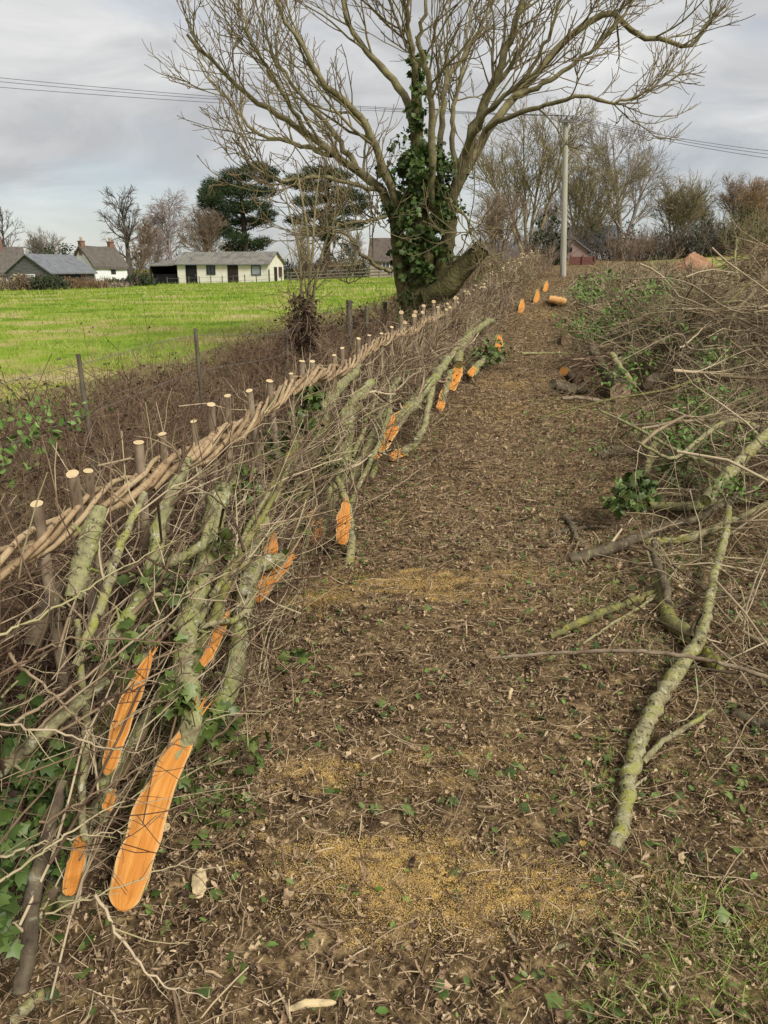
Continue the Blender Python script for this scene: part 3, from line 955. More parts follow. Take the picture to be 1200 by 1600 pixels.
for lab_, lst_, ws_, mm in (
        ('slim grey stem leaning across behind the tall bare stake', [(225, 1030, 2.2), (268, 930, 2.5), (318, 830, 2.9), (372, 740, 3.4)], [7, 8, 7, 5], 'greybark'),
        ('slim pale stem rising steeply left of the forked green stem', [(120, 1040, 1.85), (160, 940, 2.0), (185, 860, 2.15), (225, 770, 2.4)], [7, 7.5, 7, 5], 'palebark'),
        ('mossy stem in shade between the ridged grey stem and mid hedge', [(345, 960, 2.9), (392, 850, 3.2), (425, 760, 3.6), (470, 680, 4.2)], [9, 9, 8, 6], 'mossbark'),
        ('pale stem crossing low from the thick near stem to the right', [(300, 985, 2.35), (340, 972, 2.45), (368, 968, 2.55), (384, 950, 2.65)], [5, 5, 4.5, 4], 'palebark'),
        ('curved light green branch hooking up beside the broad ivy leaves', [(332, 930, 2.5), (352, 905, 2.6), (375, 890, 2.7), (398, 858, 2.9)], [5, 5, 4.5, 3], 'palebark'),
        ('grey stem rising left of the orange wedge in mid hedge', [(540, 760, 5.6), (575, 700, 6.0), (600, 640, 6.6), (622, 590, 7.2)], [8, 8, 7, 5], 'greybark'),
        ('pale stem slanting up between the orange wedge and paired cuts', [(640, 660, 7.8), (662, 620, 8.4), (690, 575, 9.4), (712, 545, 10.6)], [6, 6, 5, 4], 'palebark')):
    pleacher(lab_, lst_, ws_, m=mm, n=26, twigs=7)
# cut stools
stool = [('splintered orange stump in the ivy at the foot of the near hedge', [(108, 1400, 1.45), (118, 1350, 1.52), (128, 1305, 1.58)], [12, 13, 10]),
         ('tall orange cut stem behind the thorny twigs left of the front stem', [(166, 1212, 1.70), (188, 1135, 1.80), (212, 1075, 1.88), (237, 1020, 1.97)], [10, 14, 13, 6]),
         ('orange J shaped cut between the two thick near stems', [(308, 1042, 2.35), (325, 1020, 2.4), (343, 985, 2.48), (354, 962, 2.55)], [9, 11, 9, 5]),
         ('orange splintered stool beside the bent ridged stem', [(403, 880, 3.1), (420, 870, 3.12), (428, 835, 3.2)], [10, 13, 6]),
         ('narrow split orange stub just right of the mid hedge wedge', [(492, 858, 4.35), (497, 835, 4.4), (501, 812, 4.5)], [8, 8, 4]),
         ('tiny orange cut low in the shade left of the long front cut', [(165, 1268, 1.62), (172, 1250, 1.64), (177, 1236, 1.66)], [7, 8, 5])]
for lab, lst, ws in stool:
    o, P, R = stem('cut_stool', lab, 'stump', pY([(a - 3, b + 14, c + .04) for a, b, c in lst[:1]] + [(a - 4, b - 4, c + .05) for a, b, c in lst]), [x_ * 1.05 for x_ in rpx(lst[:1] + lst, ws[:1] + ws)], M['greybark'], GP, n=16)
    tongue(o, pY(lst), rpx(lst, ws), np.array([.35, -.8, .45]))
for lab, px, py, hh in (('small orange cut low in the hedge beyond the paired cuts', 776, 540, 16), ('orange cut at the hedge foot below the far path bend', 812, 482, 14), ('orange cut at the hedge foot left of the fallen far log', 836, 466, 13), ('last orange cut at the far hedge foot before the pole', 850, 450, 10)):
    c = Gd(px, py + hh * .6)
    up = PY(px + 5, py - hh, c[1] + .3)
    o, P, R = stem('cut_stool', lab, 'stump', np.array([c + [-.06, .16, -.05], (c + up) / 2 + [-.05, .16, 0], up + [-.03, .12, 0]]), [.08, .07, .05], M['greybark'], GP, n=10)
    tongue(o, np.array([c, (c + up) / 2 + [.01, -.03, 0], up]), [.07, .085, .04], np.array([.2, -.9, .3]), back=False)

# more laid stems inside the hedge, thinner and half hidden
for i in range(26):
    y0 = rng.uniform(1.3, 22) if i > 9 else rng.uniform(1.2, 5)
    b = np.array([float(hx(y0)) + rng.uniform(-.4, -.12), y0, 0])
    b[2] = hgt(b[0], b[1])
    L = rng.uniform(1.6, 2.4)
    e = b + np.array([.19 * L * .8 + rng.normal() * .05, L * .8, rng.uniform(.6, .8)])
    m_ = (b + e) / 2 + rng.normal(size=3) * .06 + [0, 0, .06]
    zone = 'near' if y0 < 5 else ('middle' if y0 < 12 else 'far')
    stem('laid_stem', f'half hidden grey laid stem inside the {zone} stretch of the hedge', 'laid stem', np.array([b, m_, e]), [rng.uniform(.016, .032), .02, .008], M['greybark' if i % 3 else 'mossbark'], GP, n=16, s=8, twigs=6)

# thin growth of the hedge
g = G()


def hedge_brush(n, y0, y1, rmin, wide=1.0, Ls=(.5, 1.5), sub=3):
    y = rng.uniform(y0, y1, n)
    u = np.clip(rng.normal(-.22, .17 * wide, n), -.75, .22)
    zt = .93 - np.clip(u - AX, 0, .6) * 1.05
    z = rng.random(n) ** .75 * zt
    x = hx(y) + u
    p = np.column_stack([x, y, hgt(x, y) + z])
    if y1 < 10:
        u = np.minimum(u, rng.choice([-.08, .2], n, p=[.8, .2])); x = hx(y) + u; p[:, 0] = x
    ch = .26 if y1 < 5 else (.42 if y1 < 10 else .6)
    d = hdir(y) * rng.choice([1, -1], n, p=[.75, .25])[:, None] + np.column_stack([rng.normal(.0, ch, n), rng.normal(0, ch, n), rng.normal(.16, ch * 1.15, n)])
    P = wander(p, d, rng.uniform(*Ls, n), 8, .13, -.012)
    P = P - (P.mean(1, keepdims=True) - p[:, None])
    um = (P[..., 0] - hx(P[..., 1]))
    okk = (P[..., 1].min(1) > 1.28) & (um.max(1) < (.22 if y1 > 10 else .12)) & (um.min(1) > -1.0) | (rng.random(n) < .035)
    uu, zz = P[..., 0] - hx(P[..., 1]), P[..., 2] - hgt(P[..., 0], P[..., 1])
    for wa, wb in ((4.05, 4.75), (5.7, 7.3), (9.0, 9.7), (10.2, 11.6)):
        okk &= ~((P[..., 1] > wa - .5) & (P[..., 1] < wb) & (uu > -.34) & (zz < .5)).any(1) | (rng.random(n) < .10)
    P = P[okk]; n = len(P)
    P[..., 2] = np.maximum(P[..., 2], hgt(P[..., 0], P[..., 1]) + .01)
    top = hgt(P[..., 0], P[..., 1]) + 1.03
    P[..., 2] = np.minimum(P[..., 2], top)
    R = taper(np.maximum(rng.uniform(.0014, .0052, n), rmin), rmin * .7, 8)
    add_tubes(g, P, R, 4, rng.beta(1.2, 1.2, n))
    Q, QR = spawn(P, R, sub, .1, 1, (.4, 1.2), (.12, .55), 5, .16, 0.01, .6, rmin * .75)
    add_tubes(g, Q, QR, 3, rng.beta(2, 2, len(Q)))
    if y1 < 7:
        T_, TR = spawn(Q, QR, 4, .1, 1, (.9, 1.5), (.015, .04), 2, 0, 0, .6, .0011)     # thorns and spurs
        add_tubes(g, T_, TR, 3)


hedge_brush(560, 1.45, 4.6, .0017)
hedge_brush(720, 4.4, 9, .0024, .8, (.5, 1.4), 3)
hedge_brush(1900, 9, 18, .004, 1.15)
hedge_brush(2200, 18, 40, .007, 1.3, (.6, 1.8), 2)
# upright dead shoots above the binding
n = 420
y = 1 + 38 * rng.random(n) ** 1.5
x = hx(y) + AX + rng.normal(size=n) * .08
p = np.column_stack([x, y, hgt(x, y) + .85])
P = wander(p, np.column_stack([rng.normal(size=n) * .35, rng.normal(size=n) * .35 + .2, np.ones(n)]), rng.uniform(.12, .34, n), 5, .12)
add_tubes(g, P, taper(np.maximum(.003, y * .00022), np.maximum(.0015, y * .00015), 5), 4)
# long thorny shoots hanging out over the front of the hedge
for lst in ([(-20, 1452, 1.35), (80, 1425, 1.4), (190, 1385, 1.44), (290, 1345, 1.5)], [(-20, 1000, 1.6), (80, 955, 1.7), (170, 900, 1.85), (290, 835, 2.1)], [(-10, 1060, 1.55), (90, 1005, 1.6), (200, 1000, 1.7), (330, 1010, 1.85)],
            [(0, 1130, 1.5), (110, 1150, 1.5), (190, 1175, 1.6), (242, 1170, 1.7)], [(20, 1130, 1.55), (160, 1040, 1.75), (260, 960, 1.95), (330, 900, 2.2)], [(-20, 935, 1.7), (60, 890, 1.85), (150, 820, 2.05)],
            [(150, 1100, 1.6), (210, 1075, 1.62), (300, 1050, 1.68)], [(60, 1290, 1.4), (150, 1240, 1.45), (250, 1180, 1.55), (330, 1120, 1.7)], [(0, 1340, 1.4), (100, 1310, 1.42), (200, 1300, 1.48)],
            [(10, 1020, 1.6), (100, 1100, 1.6), (170, 1180, 1.62)], [(230, 870, 2.1), (290, 900, 2.1), (400, 870, 2.5)], [(300, 900, 2.3), (380, 850, 2.7), (470, 820, 3.3)], [(260, 780, 2.4), (330, 740, 2.7), (440, 700, 3.4)],
            [(330, 1160, 1.9), (420, 1080, 2.3), (560, 1000, 2.8)], [(360, 1090, 2.2), (430, 1010, 2.6), (520, 930, 3.1)], [(420, 900, 2.9), (520, 850, 3.6), (600, 790, 4.4)], [(560, 790, 4.6), (620, 760, 5.0), (700, 700, 6.0)],
            [(60, 1480, 1.28), (150, 1560, 1.2), (210, 1600, 1.15)], [(150, 1400, 1.4), (230, 1520, 1.33), (330, 1560, 1.3)], [(-10, 1385, 1.32), (70, 1330, 1.36), (150, 1275, 1.45), (230, 1235, 1.55)]):
    P = spl(pY(lst), 24) + rng.normal(size=(24, 3)) * .003
    R = np.linspace(rng.uniform(.003, .005), .0012, 24)
    add_tubes(g, P, R, 5)
    Q, QR = spawn(P[None], R[None], 9, .1, 1, (.5, 1.1), (.06, .25), 5, .16, 0, .6, .0011)
    add_tubes(g, Q, QR, 4)
    T_, TR = spawn(P[None], R[None], 22, .05, 1, (1, 1.5), (.015, .04), 2, 0, 0, .5, .0010)
    add_tubes(g, T_, TR, 3)
tag(g.build('hedge_twigs', M['twig'], origin=(0, 0, 0)), 'tangle of thin brown thorny twigs filling the laid hedge', 'hedge twigs', kind='stuff')


# leafy plants ---------------------------------------------------------------
def ivy_mass(label, boxes, name='ivy_plant', m='ivy', size=(.035, .07), cat='ivy', tv=IVY_V, tf=IVY_F, group=None, up=.8):
    """boxes: (px,py,Y, rx,ry,rz, n)"""
    c0 = PY(*boxes[0][:3])
    o = thing(name, label, cat, c0, group)
    g, gs = G(), G()
    runs = []
    for px, py, Y, rx, ry, rz, n in boxes:
        c = PY(px, py, Y)
        gr = hgt(c[0], c[1])
        q = nrm(rng.normal(size=(n, 3))) * (rng.random(n) ** .45)[:, None] * [rx, ry, rz]
        p = c + q
        p[:, 2] = np.maximum(p[:, 2], hgt(p[:, 0], p[:, 1]) + .01)
        X, Yv, Z = frames(n, up=up)
        X[:, 2] -= .35
        X = nrm(X)
        Yv = nrm(np.cross(Z, X))
        Z = np.cross(X, Yv)
        scatter(g, tv, tf, p, X, Yv, Z, rng.uniform(*size, n))
        k = max(6, n // 14)
        i = rng.integers(0, n, k)
        s0 = np.column_stack([c[0] + rng.normal(size=k) * rx * .5, c[1] + rng.normal(size=k) * ry * .5, np.maximum(np.full(k, c[2] - rz), gr)])
        P = np.stack([s0, (s0 + p[i]) / 2 + rng.normal(size=(k, 3)) * .03, p[i]], 1)
        add_tubes(gs, P, np.full((k, 3), max(.0018, size[0] * .04)), 4)
        runs.append(s0[np.argsort(s0[:, 0])])
    rp = np.vstack(runs)                     # the runner that all the shoots rise from
    add_tubes(gs, rp, np.full(len(rp), max(.0022, size[0] * .05)), 4)
    g.build('leaves', M[m], parent=o)
    gs.build('stem', M['ivystem'], parent=o)
    return o


ivy_mass('large leaved ivy climbing the hedge foot in the lower left corner', [(45, 1190, 1.68, .10, .10, .12, 130), (5, 1330, 1.45, .07, .08, .12, 110), (75, 1240, 1.62, .09, .08, .11, 90), (-5, 1440, 1.30, .04, .06, .10, 45), (80, 1330, 1.55, .05, .05, .08, 40), (0, 1120, 1.75, .12, .1, .10, 70)], size=(.022, .055), m='ivydark')
ivy_mass('ivy leaves on the stems where the two thick near stems meet', [(285, 1090, 2.0, .06, .05, .08, 36), (345, 1130, 2.1, .08, .08, .05, 34)])
ivy_mass('ivy trailing over the leafy ground under the near hedge', [(350, 1280, 2.0, .12, .1, .03, 60), (300, 1230, 2.1, .12, .1, .04, 50), (400, 1180, 2.2, .1, .1, .03, 20)], size=(.025, .05))
ivy_mass('glossy green ivy sprig hanging over the woven hedge top', [(485, 625, 4.6, .09, .12, .09, 110), (470, 660, 4.5, .10, .1, .08, 70)], size=(.04, .08))
ivy_mass('single bunch of broad ivy leaves high on the thick near stems', [(348, 845, 2.55, .025, .025, .045, 9)], size=(.05, .085))
ivy_mass('dark ivy in the shaded middle of the near hedge', [(420, 700, 4.0, .12, .2, .12, 90), (380, 760, 3.4, .10, .15, .12, 70), (440, 770, 4.2, .1, .15, .1, 60)], size=(.035, .06))
ivy_mass('ivy trailing among the thin twigs below the hedge binding', [(560, 640, 5.8, .12, .3, .15, 60), (620, 600, 7.5, .15, .5, .18, 80), (520, 720, 4.6, .1, .2, .1, 40), (250, 900, 2.3, .1, .15, .1, 40), (180, 1010, 1.95, .1, .12, .08, 40)], size=(.03, .055))
ivy_mass('light green young leaves by the orange cuts in mid hedge', [(475, 815, 4.3, .05, .05, .05, 18)], size=(.04, .07), m='bramleaf')
ivy_mass('rosette of dark green ivy leaves low beside the path at mid hedge', [(460, 1022, 2.75, .07, .06, .02, 14)], size=(.03, .06))
ivy_mass('green ivy under the far half of the hedge by the path', [(770, 550, 13, .35, .8, .25, 150), (740, 560, 12.3, .2, .4, .2, 80), (880, 470, 30, .5, .8, .4, 60)], size=(.05, .1))
# loose green leaves on the ground
lp = [(750, 1222), (783, 1222), (490, 1170), (520, 1245), (590, 1270), (560, 1410), (715, 1405), (535, 1565), (875, 1582), (960, 1357), (1140, 1260), (640, 1275), (530, 1000), (455, 1020), (375, 1300), (850, 1530), (925, 1590), (1000, 1255), (1095, 1345), (870, 1315), (590, 1010), (645, 1265), (600, 1120), (700, 1265), (480, 1480), (380, 1530), (90, 1575), (120, 1530), (410, 1490), (700, 1560), (1060, 1265)]
g = G()
p = np.array([Gd(a + rng.normal() * 4, b + rng.normal() * 4) for a, b in lp for _ in range(2)])
p2 = np.vstack([ground_pts(420, -.6, 3, 1, 6), ground_pts(420, -.45, .15, 1.5, 9), ground_pts(500, 1.0, 2.4, 2, 9)])
p = np.vstack([p, p2])
p[:, 2] += .02
X, Y, Z = frames(len(p), flat=.3)
scatter(g, IVY_V, IVY_F, p, X, Y, Z, rng.uniform(.02, .05, len(p)))
p = ground_pts(260, -.6, 3, .9, 5)
p[:, 2] += .02
X, Y, Z = frames(len(p), flat=.35)
scatter(g, OV_V, OV_F, p, X, Y, Z, rng.uniform(.02, .045, len(p)), rnd=rng.uniform(.7, 1, len(p)))
g2 = G()
p = np.vstack([ground_pts(420, -.6, 3, .9, 6), ground_pts(700, 1.0, 2.6, 1.5, 10), ground_pts(300, -.5, .2, 1.5, 9)])
p[:, 2] += .02
X, Y, Z = frames(len(p), flat=.5)
scatter(g2, OV_V, OV_F, p, X, Y, Z, rng.uniform(.012, .04, len(p)) * np.clip(p[:, 1] / 5, 1, 2))
tag(g2.build('small_green_leaves', M['bramleaf'], origin=(0, 0, 0)), 'small light green leaves and seedlings dotted over the path', 'leaves', kind='stuff')
tag(g.build('fallen_ivy_leaves', M['ivy'], origin=(0, 0, 0)), 'green ivy leaves lying about on the path', 'fallen leaves', kind='stuff')

# brambles and dead growth between the hedge and the field fence ---------------
g, gl = G(), G()
for (n, y0, y1, rmin) in ((2100, 2.4, 8, .0026), (2300, 8, 16, .004), (1300, 16, 40, .008)):
    y = rng.uniform(y0, y1, n)
    u = -.75 - 3.6 * rng.random(n) ** 1.25
    x = hx(y) + u
    p = np.column_stack([x, y, hgt(x, y)])
    bump = .72 + .22 * np.sin(y * 1.1 + 2 * u) + .2 * np.sin(y * 2.7 - 3 * u)
    P = wander(p, np.column_stack([rng.normal(size=n) * .6, rng.normal(size=n) * .6, np.ones(n)]), rng.uniform(.5, 1.4, n) * bump * (1 - .13 * (-u - .75)) * (1 + .28 * np.exp(-((u + 1.8) / .5) ** 2)), 8, .16, -.10)
    R = taper(np.maximum(rng.uniform(.0018, .004, n), rmin), rmin * .7, 8)
    add_tubes(g, P, R, 3, rng.beta(2, 2, n))
    Q, QR = spawn(P, R, 5, .25, 1, (.5, 1.3), (.15, .5), 4, .2, -.03, .7, rmin * .8)
    add_tubes(g, Q, QR, 3, rng.beta(2, 2, len(Q)))
    k = n * 4
    i = rng.integers(0, len(Q), k)
    pp = Q[i, rng.integers(0, 4, k)] + rng.normal(size=(k, 3)) * .02
    X, Y, Z = frames(k)
    scatter(gl, DEAD_V, DEAD_F, pp, X, Y, Z, rng.uniform(.015, .04, k) * max(1, rmin / .0035))
for (n, y0, y1) in ((900, 1.3, 5), (900, 5, 10)):
    y = rng.uniform(y0, y1, n)
    u = rng.uniform(-.95, -.33, n)
    x = hx(y) + u
    p = np.column_stack([x, y, hgt(x, y)])
    P = wander(p, np.column_stack([rng.normal(size=n) * .5, rng.normal(size=n) * .7, np.ones(n)]), rng.uniform(.4, .95, n), 7, .16, -.05)
    P = P[P[..., 1].min(1) > 1.2]
    R = taper(rng.uniform(.0016, .0032, len(P)), .0014, 7)
    rn = rng.uniform(0, .45, len(P))  # dark tones only: shade in the hedge gaps is put into the cane colour
    add_tubes(g, P, R, 3, rn)
    Q, QR = spawn(P, R, 5, .1, 1, (.5, 1.3), (.1, .4), 4, .2, -.03, .7, .0014)
    add_tubes(g, Q, QR, 3, np.repeat(rn, 5))
    k = n * 3
    pp = Q[rng.integers(0, len(Q), k), rng.integers(0, 4, k)]
    X, Y, Z = frames(k)
    scatter(gl, DEAD_V, DEAD_F, pp, X, Y, Z, rng.uniform(.012, .035, k))
tag(g.build('bramble_thicket', M['cane'], origin=(0, 0, 0)), 'brown dead bramble thicket between the laid hedge and the field fence', 'brambles', kind='stuff')
tag(gl.build('withered_leaves', M['deadleaf'], origin=(0, 0, 0)), 'withered brown leaves clinging in the bramble thicket', 'dead leaves', kind='stuff')
g = G()
ivy_mass('green bramble leaves creeping at the left picture edge behind the hedge', [(20, 690, 3.4, .3, .4, .15, 110), (60, 640, 4.2, .4, .4, .12, 90)], name='bramble_plant', m='bramleaf', size=(.03, .05), cat='bramble', tv=OV_V, tf=OV_F)

# field fence ------------------------------------------------------------------
fposts = [(122, 553, 4.75, .015), (305, 513, 7.0, .017), (447, 511, 9.6, .02), (545, 469, 13.2, .05), (573, 478, 14.6, .035), (601, 472, 16.5, .05)]
fence = thing('field_fence', 'old wire fence on thin weathered posts along the field edge', 'fence', PY(122, 640, 4.75))
wires = [[], [], []]
for px, py, Yd, r in fposts:
    t = PY(px, py, Yd)
    b = np.array([t[0] + rng.normal() * .02, t[1], hgt(t[0], t[1]) - .1])
    P = spl(np.array([b, (b + t) / 2, t]), 8)
    g = G(); add_tubes(g, P, np.full(8, r), 6, lump=.05)
    V, Fs, rr = disc(P[-1], [0, 0, 1], r, rings=2, s=6, wob=0); g.add(V, Fs)
    g.build('post', M['post'], parent=fence)
    for k, f in enumerate((.95, .7, .45)):
        wires[k].append(b + (t - b) * f + [0, -r, 0])
for wv in wires:
    a = np.vstack([wv[0] + (wv[0] - wv[1]) * 2] + wv + [wv[-1] + (wv[-1] - wv[-2]) * 3])
    P = spl(a, 90)
    g = G(); add_tubes(g, P, np.linspace(.0015, .004, 90), 4)
    g.build('wire', M['wire'], parent=fence)

# ------------------------------------------------------------------ brash and branches on the right
g = G()


def pile_h(u, y):
    return (1.32 * np.exp(-((u - 4.5) / 1.8) ** 2) * ss(4.0, 9, y) + .3 * np.exp(-((u - 3.0) / 1.3) ** 2)) * (1 - .74 * ss(11, 22, y)) * (.8 + .3 * np.sin(y * .9 + u))


def brash(n, u0, u1, y0, y1, rmin, Ls, sub=3):
    y = rng.uniform(y0, y1, n)
    u = rng.uniform(u0, u1, n)
    x = hx(y) + u
    z = rng.random(n) ** .8 * pile_h(u, y) * .95
    p = np.column_stack([x, y, hgt(x, y) + z + .02])
    keep = in_view(p, 500)
    p = p[keep]; n = len(p)
    th = rng.normal(R_(215), 1.0, n)
    d = np.column_stack([np.cos(th), np.sin(th), rng.normal(.06, .38, n)])
    P = wander(p, d, rng.uniform(*Ls, n), 8, .15, -.01)
    P = P - (P.mean(1, keepdims=True) - p[:, None])
    um = (P[..., 0] - hx(P[..., 1])).min(1)
    lim = 1.62 + .25 * np.sin(p[:, 1] * 1.3)
    heap = ((P[..., 1] > 7.6) & (P[..., 1] < 10.9) & (P[..., 0] - hx(P[..., 1]) < 2.8)).any(1)
    okk = ((um > lim) & ~heap) | (rng.random(n) < .02)
    P = P[okk]; n = len(P)
    P[..., 2] = np.maximum(P[..., 2], hgt(P[..., 0], P[..., 1]) + .01)
    R = taper(np.maximum(rng.uniform(.002, .007, n) * rng.choice([1, 2.4, 4], n, p=[.86, .11, .03]), rmin), rmin * .7, 8)
    rn = rng.beta(1.1, 1.1, n)
    add_tubes(g, P, R, 4, rn)
    Q, QR = spawn(P, R, sub, .1, 1, (.4, 1.1), (.15, .7), 5, .17, 0, .6, rmin * .75)
    Q[..., 2] = np.maximum(Q[..., 2], hgt(Q[..., 0], Q[..., 1]) + .005)
    add_tubes(g, Q, QR, 3, rng.beta(2, 2, len(Q)))


brash(330, 1.7, 4.2, 2.0, 5.5, .002, (.4, 1.3))
brash(1100, 1.7, 6.5, 5, 10, .003, (.6, 1.8))
brash(2400, 1.7, 8, 9, 18, .0045, (.6, 2.2))
brash(2600, 1.7, 9, 17, 36, .008, (.8, 2.6))
# stouter sticks lying every way through the heap
for (n, y0, y1, ra, rb) in ((80, 4.6, 8, .004, .009), (160, 7, 14, .006, .014), (300, 13, 30, .009, .02)):
    y = rng.uniform(y0, y1, n)
    u = rng.uniform(1.9, 7, n)
    p = np.column_stack([hx(y) + u, y, hgt(hx(y) + u, y) + pile_h(u, y) * rng.uniform(.2, 1.05, n) + .03])
    th = rng.uniform(0, 2 * np.pi, n)
    P = wander(p, np.column_stack([np.cos(th), np.sin(th), rng.normal(0.1, .35, n)]), rng.uniform(.5, 1.9, n), 8, .17, -.02)
    P = P - (P.mean(1, keepdims=True) - p[:, None])
    um = (P[..., 0] - hx(P[..., 1])).min(1)
    heap = ((P[..., 1] > 7.6) & (P[..., 1] < 10.9) & (P[..., 0] - hx(P[..., 1]) < 2.8)).any(1)
    P = P[(um > 1.6) & ~heap]
    P[..., 2] = np.maximum(P[..., 2], hgt(P[..., 0], P[..., 1]) + .01)
    r = rng.uniform(ra, rb, len(P))
    add_tubes(g, P, taper(r, r * .4, 8), 5, rng.uniform(.2, .8, len(P)), lump=.08)
# whole cut boughs thrown on the heap: a bent stem that forks into finer and finer shoots
for (n, y0, y1, ra, rb, rm) in ((34, 3.6, 7, .007, .014, .0018), (150, 6, 12, .008, .018, .0028), (250, 11, 22, .010, .022, .0045), (90, 20, 36, .014, .028, .008)):
    y = rng.uniform(y0, y1, n)
    u = rng.uniform(2.3, 7, n)
    p = np.column_stack([hx(y) + u, y, hgt(hx(y) + u, y) + pile_h(u, y) * rng.uniform(.3, 1.0, n) + .05])
    th = rng.normal(R_(40), .9, n)
    P = wander(p, np.column_stack([np.cos(th), np.sin(th), rng.normal(0.12, .3, n)]), rng.uniform(1.2, 2.8, n), 10, .13, -.03)
    P = P - (P.mean(1, keepdims=True) - p[:, None])
    um = (P[..., 0] - hx(P[..., 1])).min(1)
    heap = ((P[..., 1] > 7.6) & (P[..., 1] < 10.9) & (P[..., 0] - hx(P[..., 1]) < 2.8)).any(1)
    P = P[(um > 1.7) & ~heap]
    P[..., 2] = np.maximum(P[..., 2], hgt(P[..., 0], P[..., 1]) + .01)
    r = rng.uniform(ra, rb, len(P))
    rn = rng.beta(1.1, 1.3, len(P)) * .85
    PR = taper(r, r * .3, 10)
    add_tubes(g, P, PR, 6, rn, lump=.05)
    A, AR = spawn(P, PR, 8, .2, 1, (.35, .8), (.5, 1.2), 8, .12, .03, .5, rm * 1.4)
    A[..., 2] = np.maximum(A[..., 2], hgt(A[..., 0], A[..., 1]) + .01)
    ra_ = np.clip(np.repeat(rn, 8) + rng.normal(size=len(A)) * .1, 0, 1)
    add_tubes(g, A, AR, 4, ra_)
    B_, BR = spawn(A, AR, 5, .15, 1, (.4, .9), (.15, .5), 5, .15, .03, .55, rm)
    add_tubes(g, B_, BR, 3, np.clip(np.repeat(ra_, 5) + rng.normal(size=len(B_)) * .1, 0, 1))
    if y1 < 13:
        D_, DR = spawn(B_, BR, 3, .15, 1, (.5, 1.2), (.03, .12), 3, .12, 0, .6, rm * .7)
        add_tubes(g, D_, DR, 3, np.repeat(np.repeat(ra_, 5), 3))
# upright weed stems and saplings along the top of the pile
n = 700
y = rng.uniform(9, 42, n)
u = rng.uniform(2.4, 8, n)
x = hx(y) + u
p = np.column_stack([x, y, hgt(x, y) + pile_h(u, y) * .6])
P = wander(p, np.column_stack([rng.normal(size=n) * .45, rng.normal(size=n) * .45, np.ones(n)]), rng.uniform(.25, .7, n), 6, .12)
R = taper(np.maximum(.004, y * .00035), np.maximum(.002, y * .00022), 6)
add_tubes(g, P, R, 3)
Q, QR = spawn(P, R, 4, .2, 1, (.4, .9), (.15, .4), 4, .15, .03, .7, .004)
add_tubes(g, Q, QR, 3)
tag(g.build('brash_pile', M['brash'], origin=(0, 0, 0)), 'long heap of cut brushwood and thin branches beside the path', 'brushwood', kind='stuff')
# tidy dark brash stack far right
gb = G()
n = 800
c = PY(1175, 412, 21)
p = c + np.column_stack([rng.uniform(.2, 3.5, n), rng.uniform(-.8, .8, n), rng.uniform(-.6, .45, n)])
P = wander(p, np.column_stack([np.ones(n) * -1, rng.normal(size=n) * .4, rng.normal(size=n) * .25]), rng.uniform(.4, 1.5, n), 6, .16, -.01)
add_tubes(gb, P, taper(rng.uniform(.006, .016, n), .005, 6), 4)
tag(gb.build('brash_stack', M['cane']), 'dark stack of long cut branches beyond the brushwood at right', 'brushwood')


def gl(lst, lift=None):
    """pixels on the ground, lifted a little"""
    q = np.array([Gd(a, b) for a, b in lst])
    q[:, 2] += np.asarray(lift if lift is not None else .02)
    return q


GB = 'cut branches lying by the path'


def lying(label, lst, ws, m, lift=None, **k):
    q = gl(lst, lift)
    rr = [w_ * zdep(p_) / F for p_, w_ in zip(q, ws)]
    q[:, 2] += np.array(rr) * .8
    return stem('cut_branch', label, 'branch', q, rr, M[m], GB, **k)


def branchY(label, lst, ws, m, **k):
    return stem('cut_branch', label, 'branch', pY(lst), rpx(lst, ws), M[m], GB, **k)


lying('long pale lichened branch with sawn end lying nearest on the right', [(962, 1332), (978, 1262), (990, 1195), (1008, 1148), (1040, 1095), (1082, 1042), (1098, 1000), (1108, 945), (1127, 880), (1132, 830)], [12, 12, 11.5, 11.5, 10, 10, 7.5, 7, 6, 5], 'palebark', [0, .01, .02, .03, .05, .08, .08, .09, .12, .16], cut0='pinkcut', n=70, s=14, lump=.022)
lying('thin forked twig beside the long pale lichened branch', [(1003, 1205), (1032, 1178), (1065, 1160), (1110, 1132)], [5, 4.5, 4, 2.5], 'palebark', [.03, .04, .05, .06], n=24)
lying('mossy dark green branch lying under the long pale branch', [(1022, 915), (1036, 945), (1045, 985), (1080, 1012), (1105, 1045), (1120, 1058)], [7, 9, 12, 13, 13, 12], 'mossbark', .02, cut0='pinkcut', n=34, s=12)
lying('hooked grey stub rising from the mossy dark green branch', [(1042, 965), (1034, 930), (1020, 905), (1018, 885)], [6, 6, 5.5, 5], 'darkbark', [.05, .07, .1, .14], n=22)
lying('knobbly yellow moss branch pointing across the path at right', [(858, 1005), (890, 990), (930, 972), (965, 958), (995, 945), (1035, 928)], [4.5, 5.5, 6.5, 5.5, 5, 4], 'mossbark', .02, n=34, lump=.13)
lying('long dark branch with dark sawn butt lying across right of the path', [(890, 881), (930, 873), (980, 860), (1035, 842), (1085, 832), (1130, 812), (1200, 775)], [9, 9, 8, 6, 5, 5, 4], 'darkbark', [0, .01, .03, .06, .08, .1, .12], n=44, s=12, twigs=10)
lying('light green branch forking under the long dark branch', [(1008, 855), (1050, 856), (1095, 845), (1140, 825), (1215, 790)], [5, 5.5, 6, 5, 5], 'palebark', .03, n=30)
branchY('thick pale cream stem slanting up through the brushwood at right', [(1102, 782, 4.7), (1135, 745, 4.9), (1168, 708, 5.1), (1215, 662, 5.3)], [9.5, 9, 8, 7], 'palebark', n=30, s=14)
lying('straight pale branch lying level below the thick cream stem', [(985, 800), (1040, 803), (1085, 803), (1130, 795), (1215, 785)], [6, 7, 8, 7, 6], 'palebark', .03, n=32)
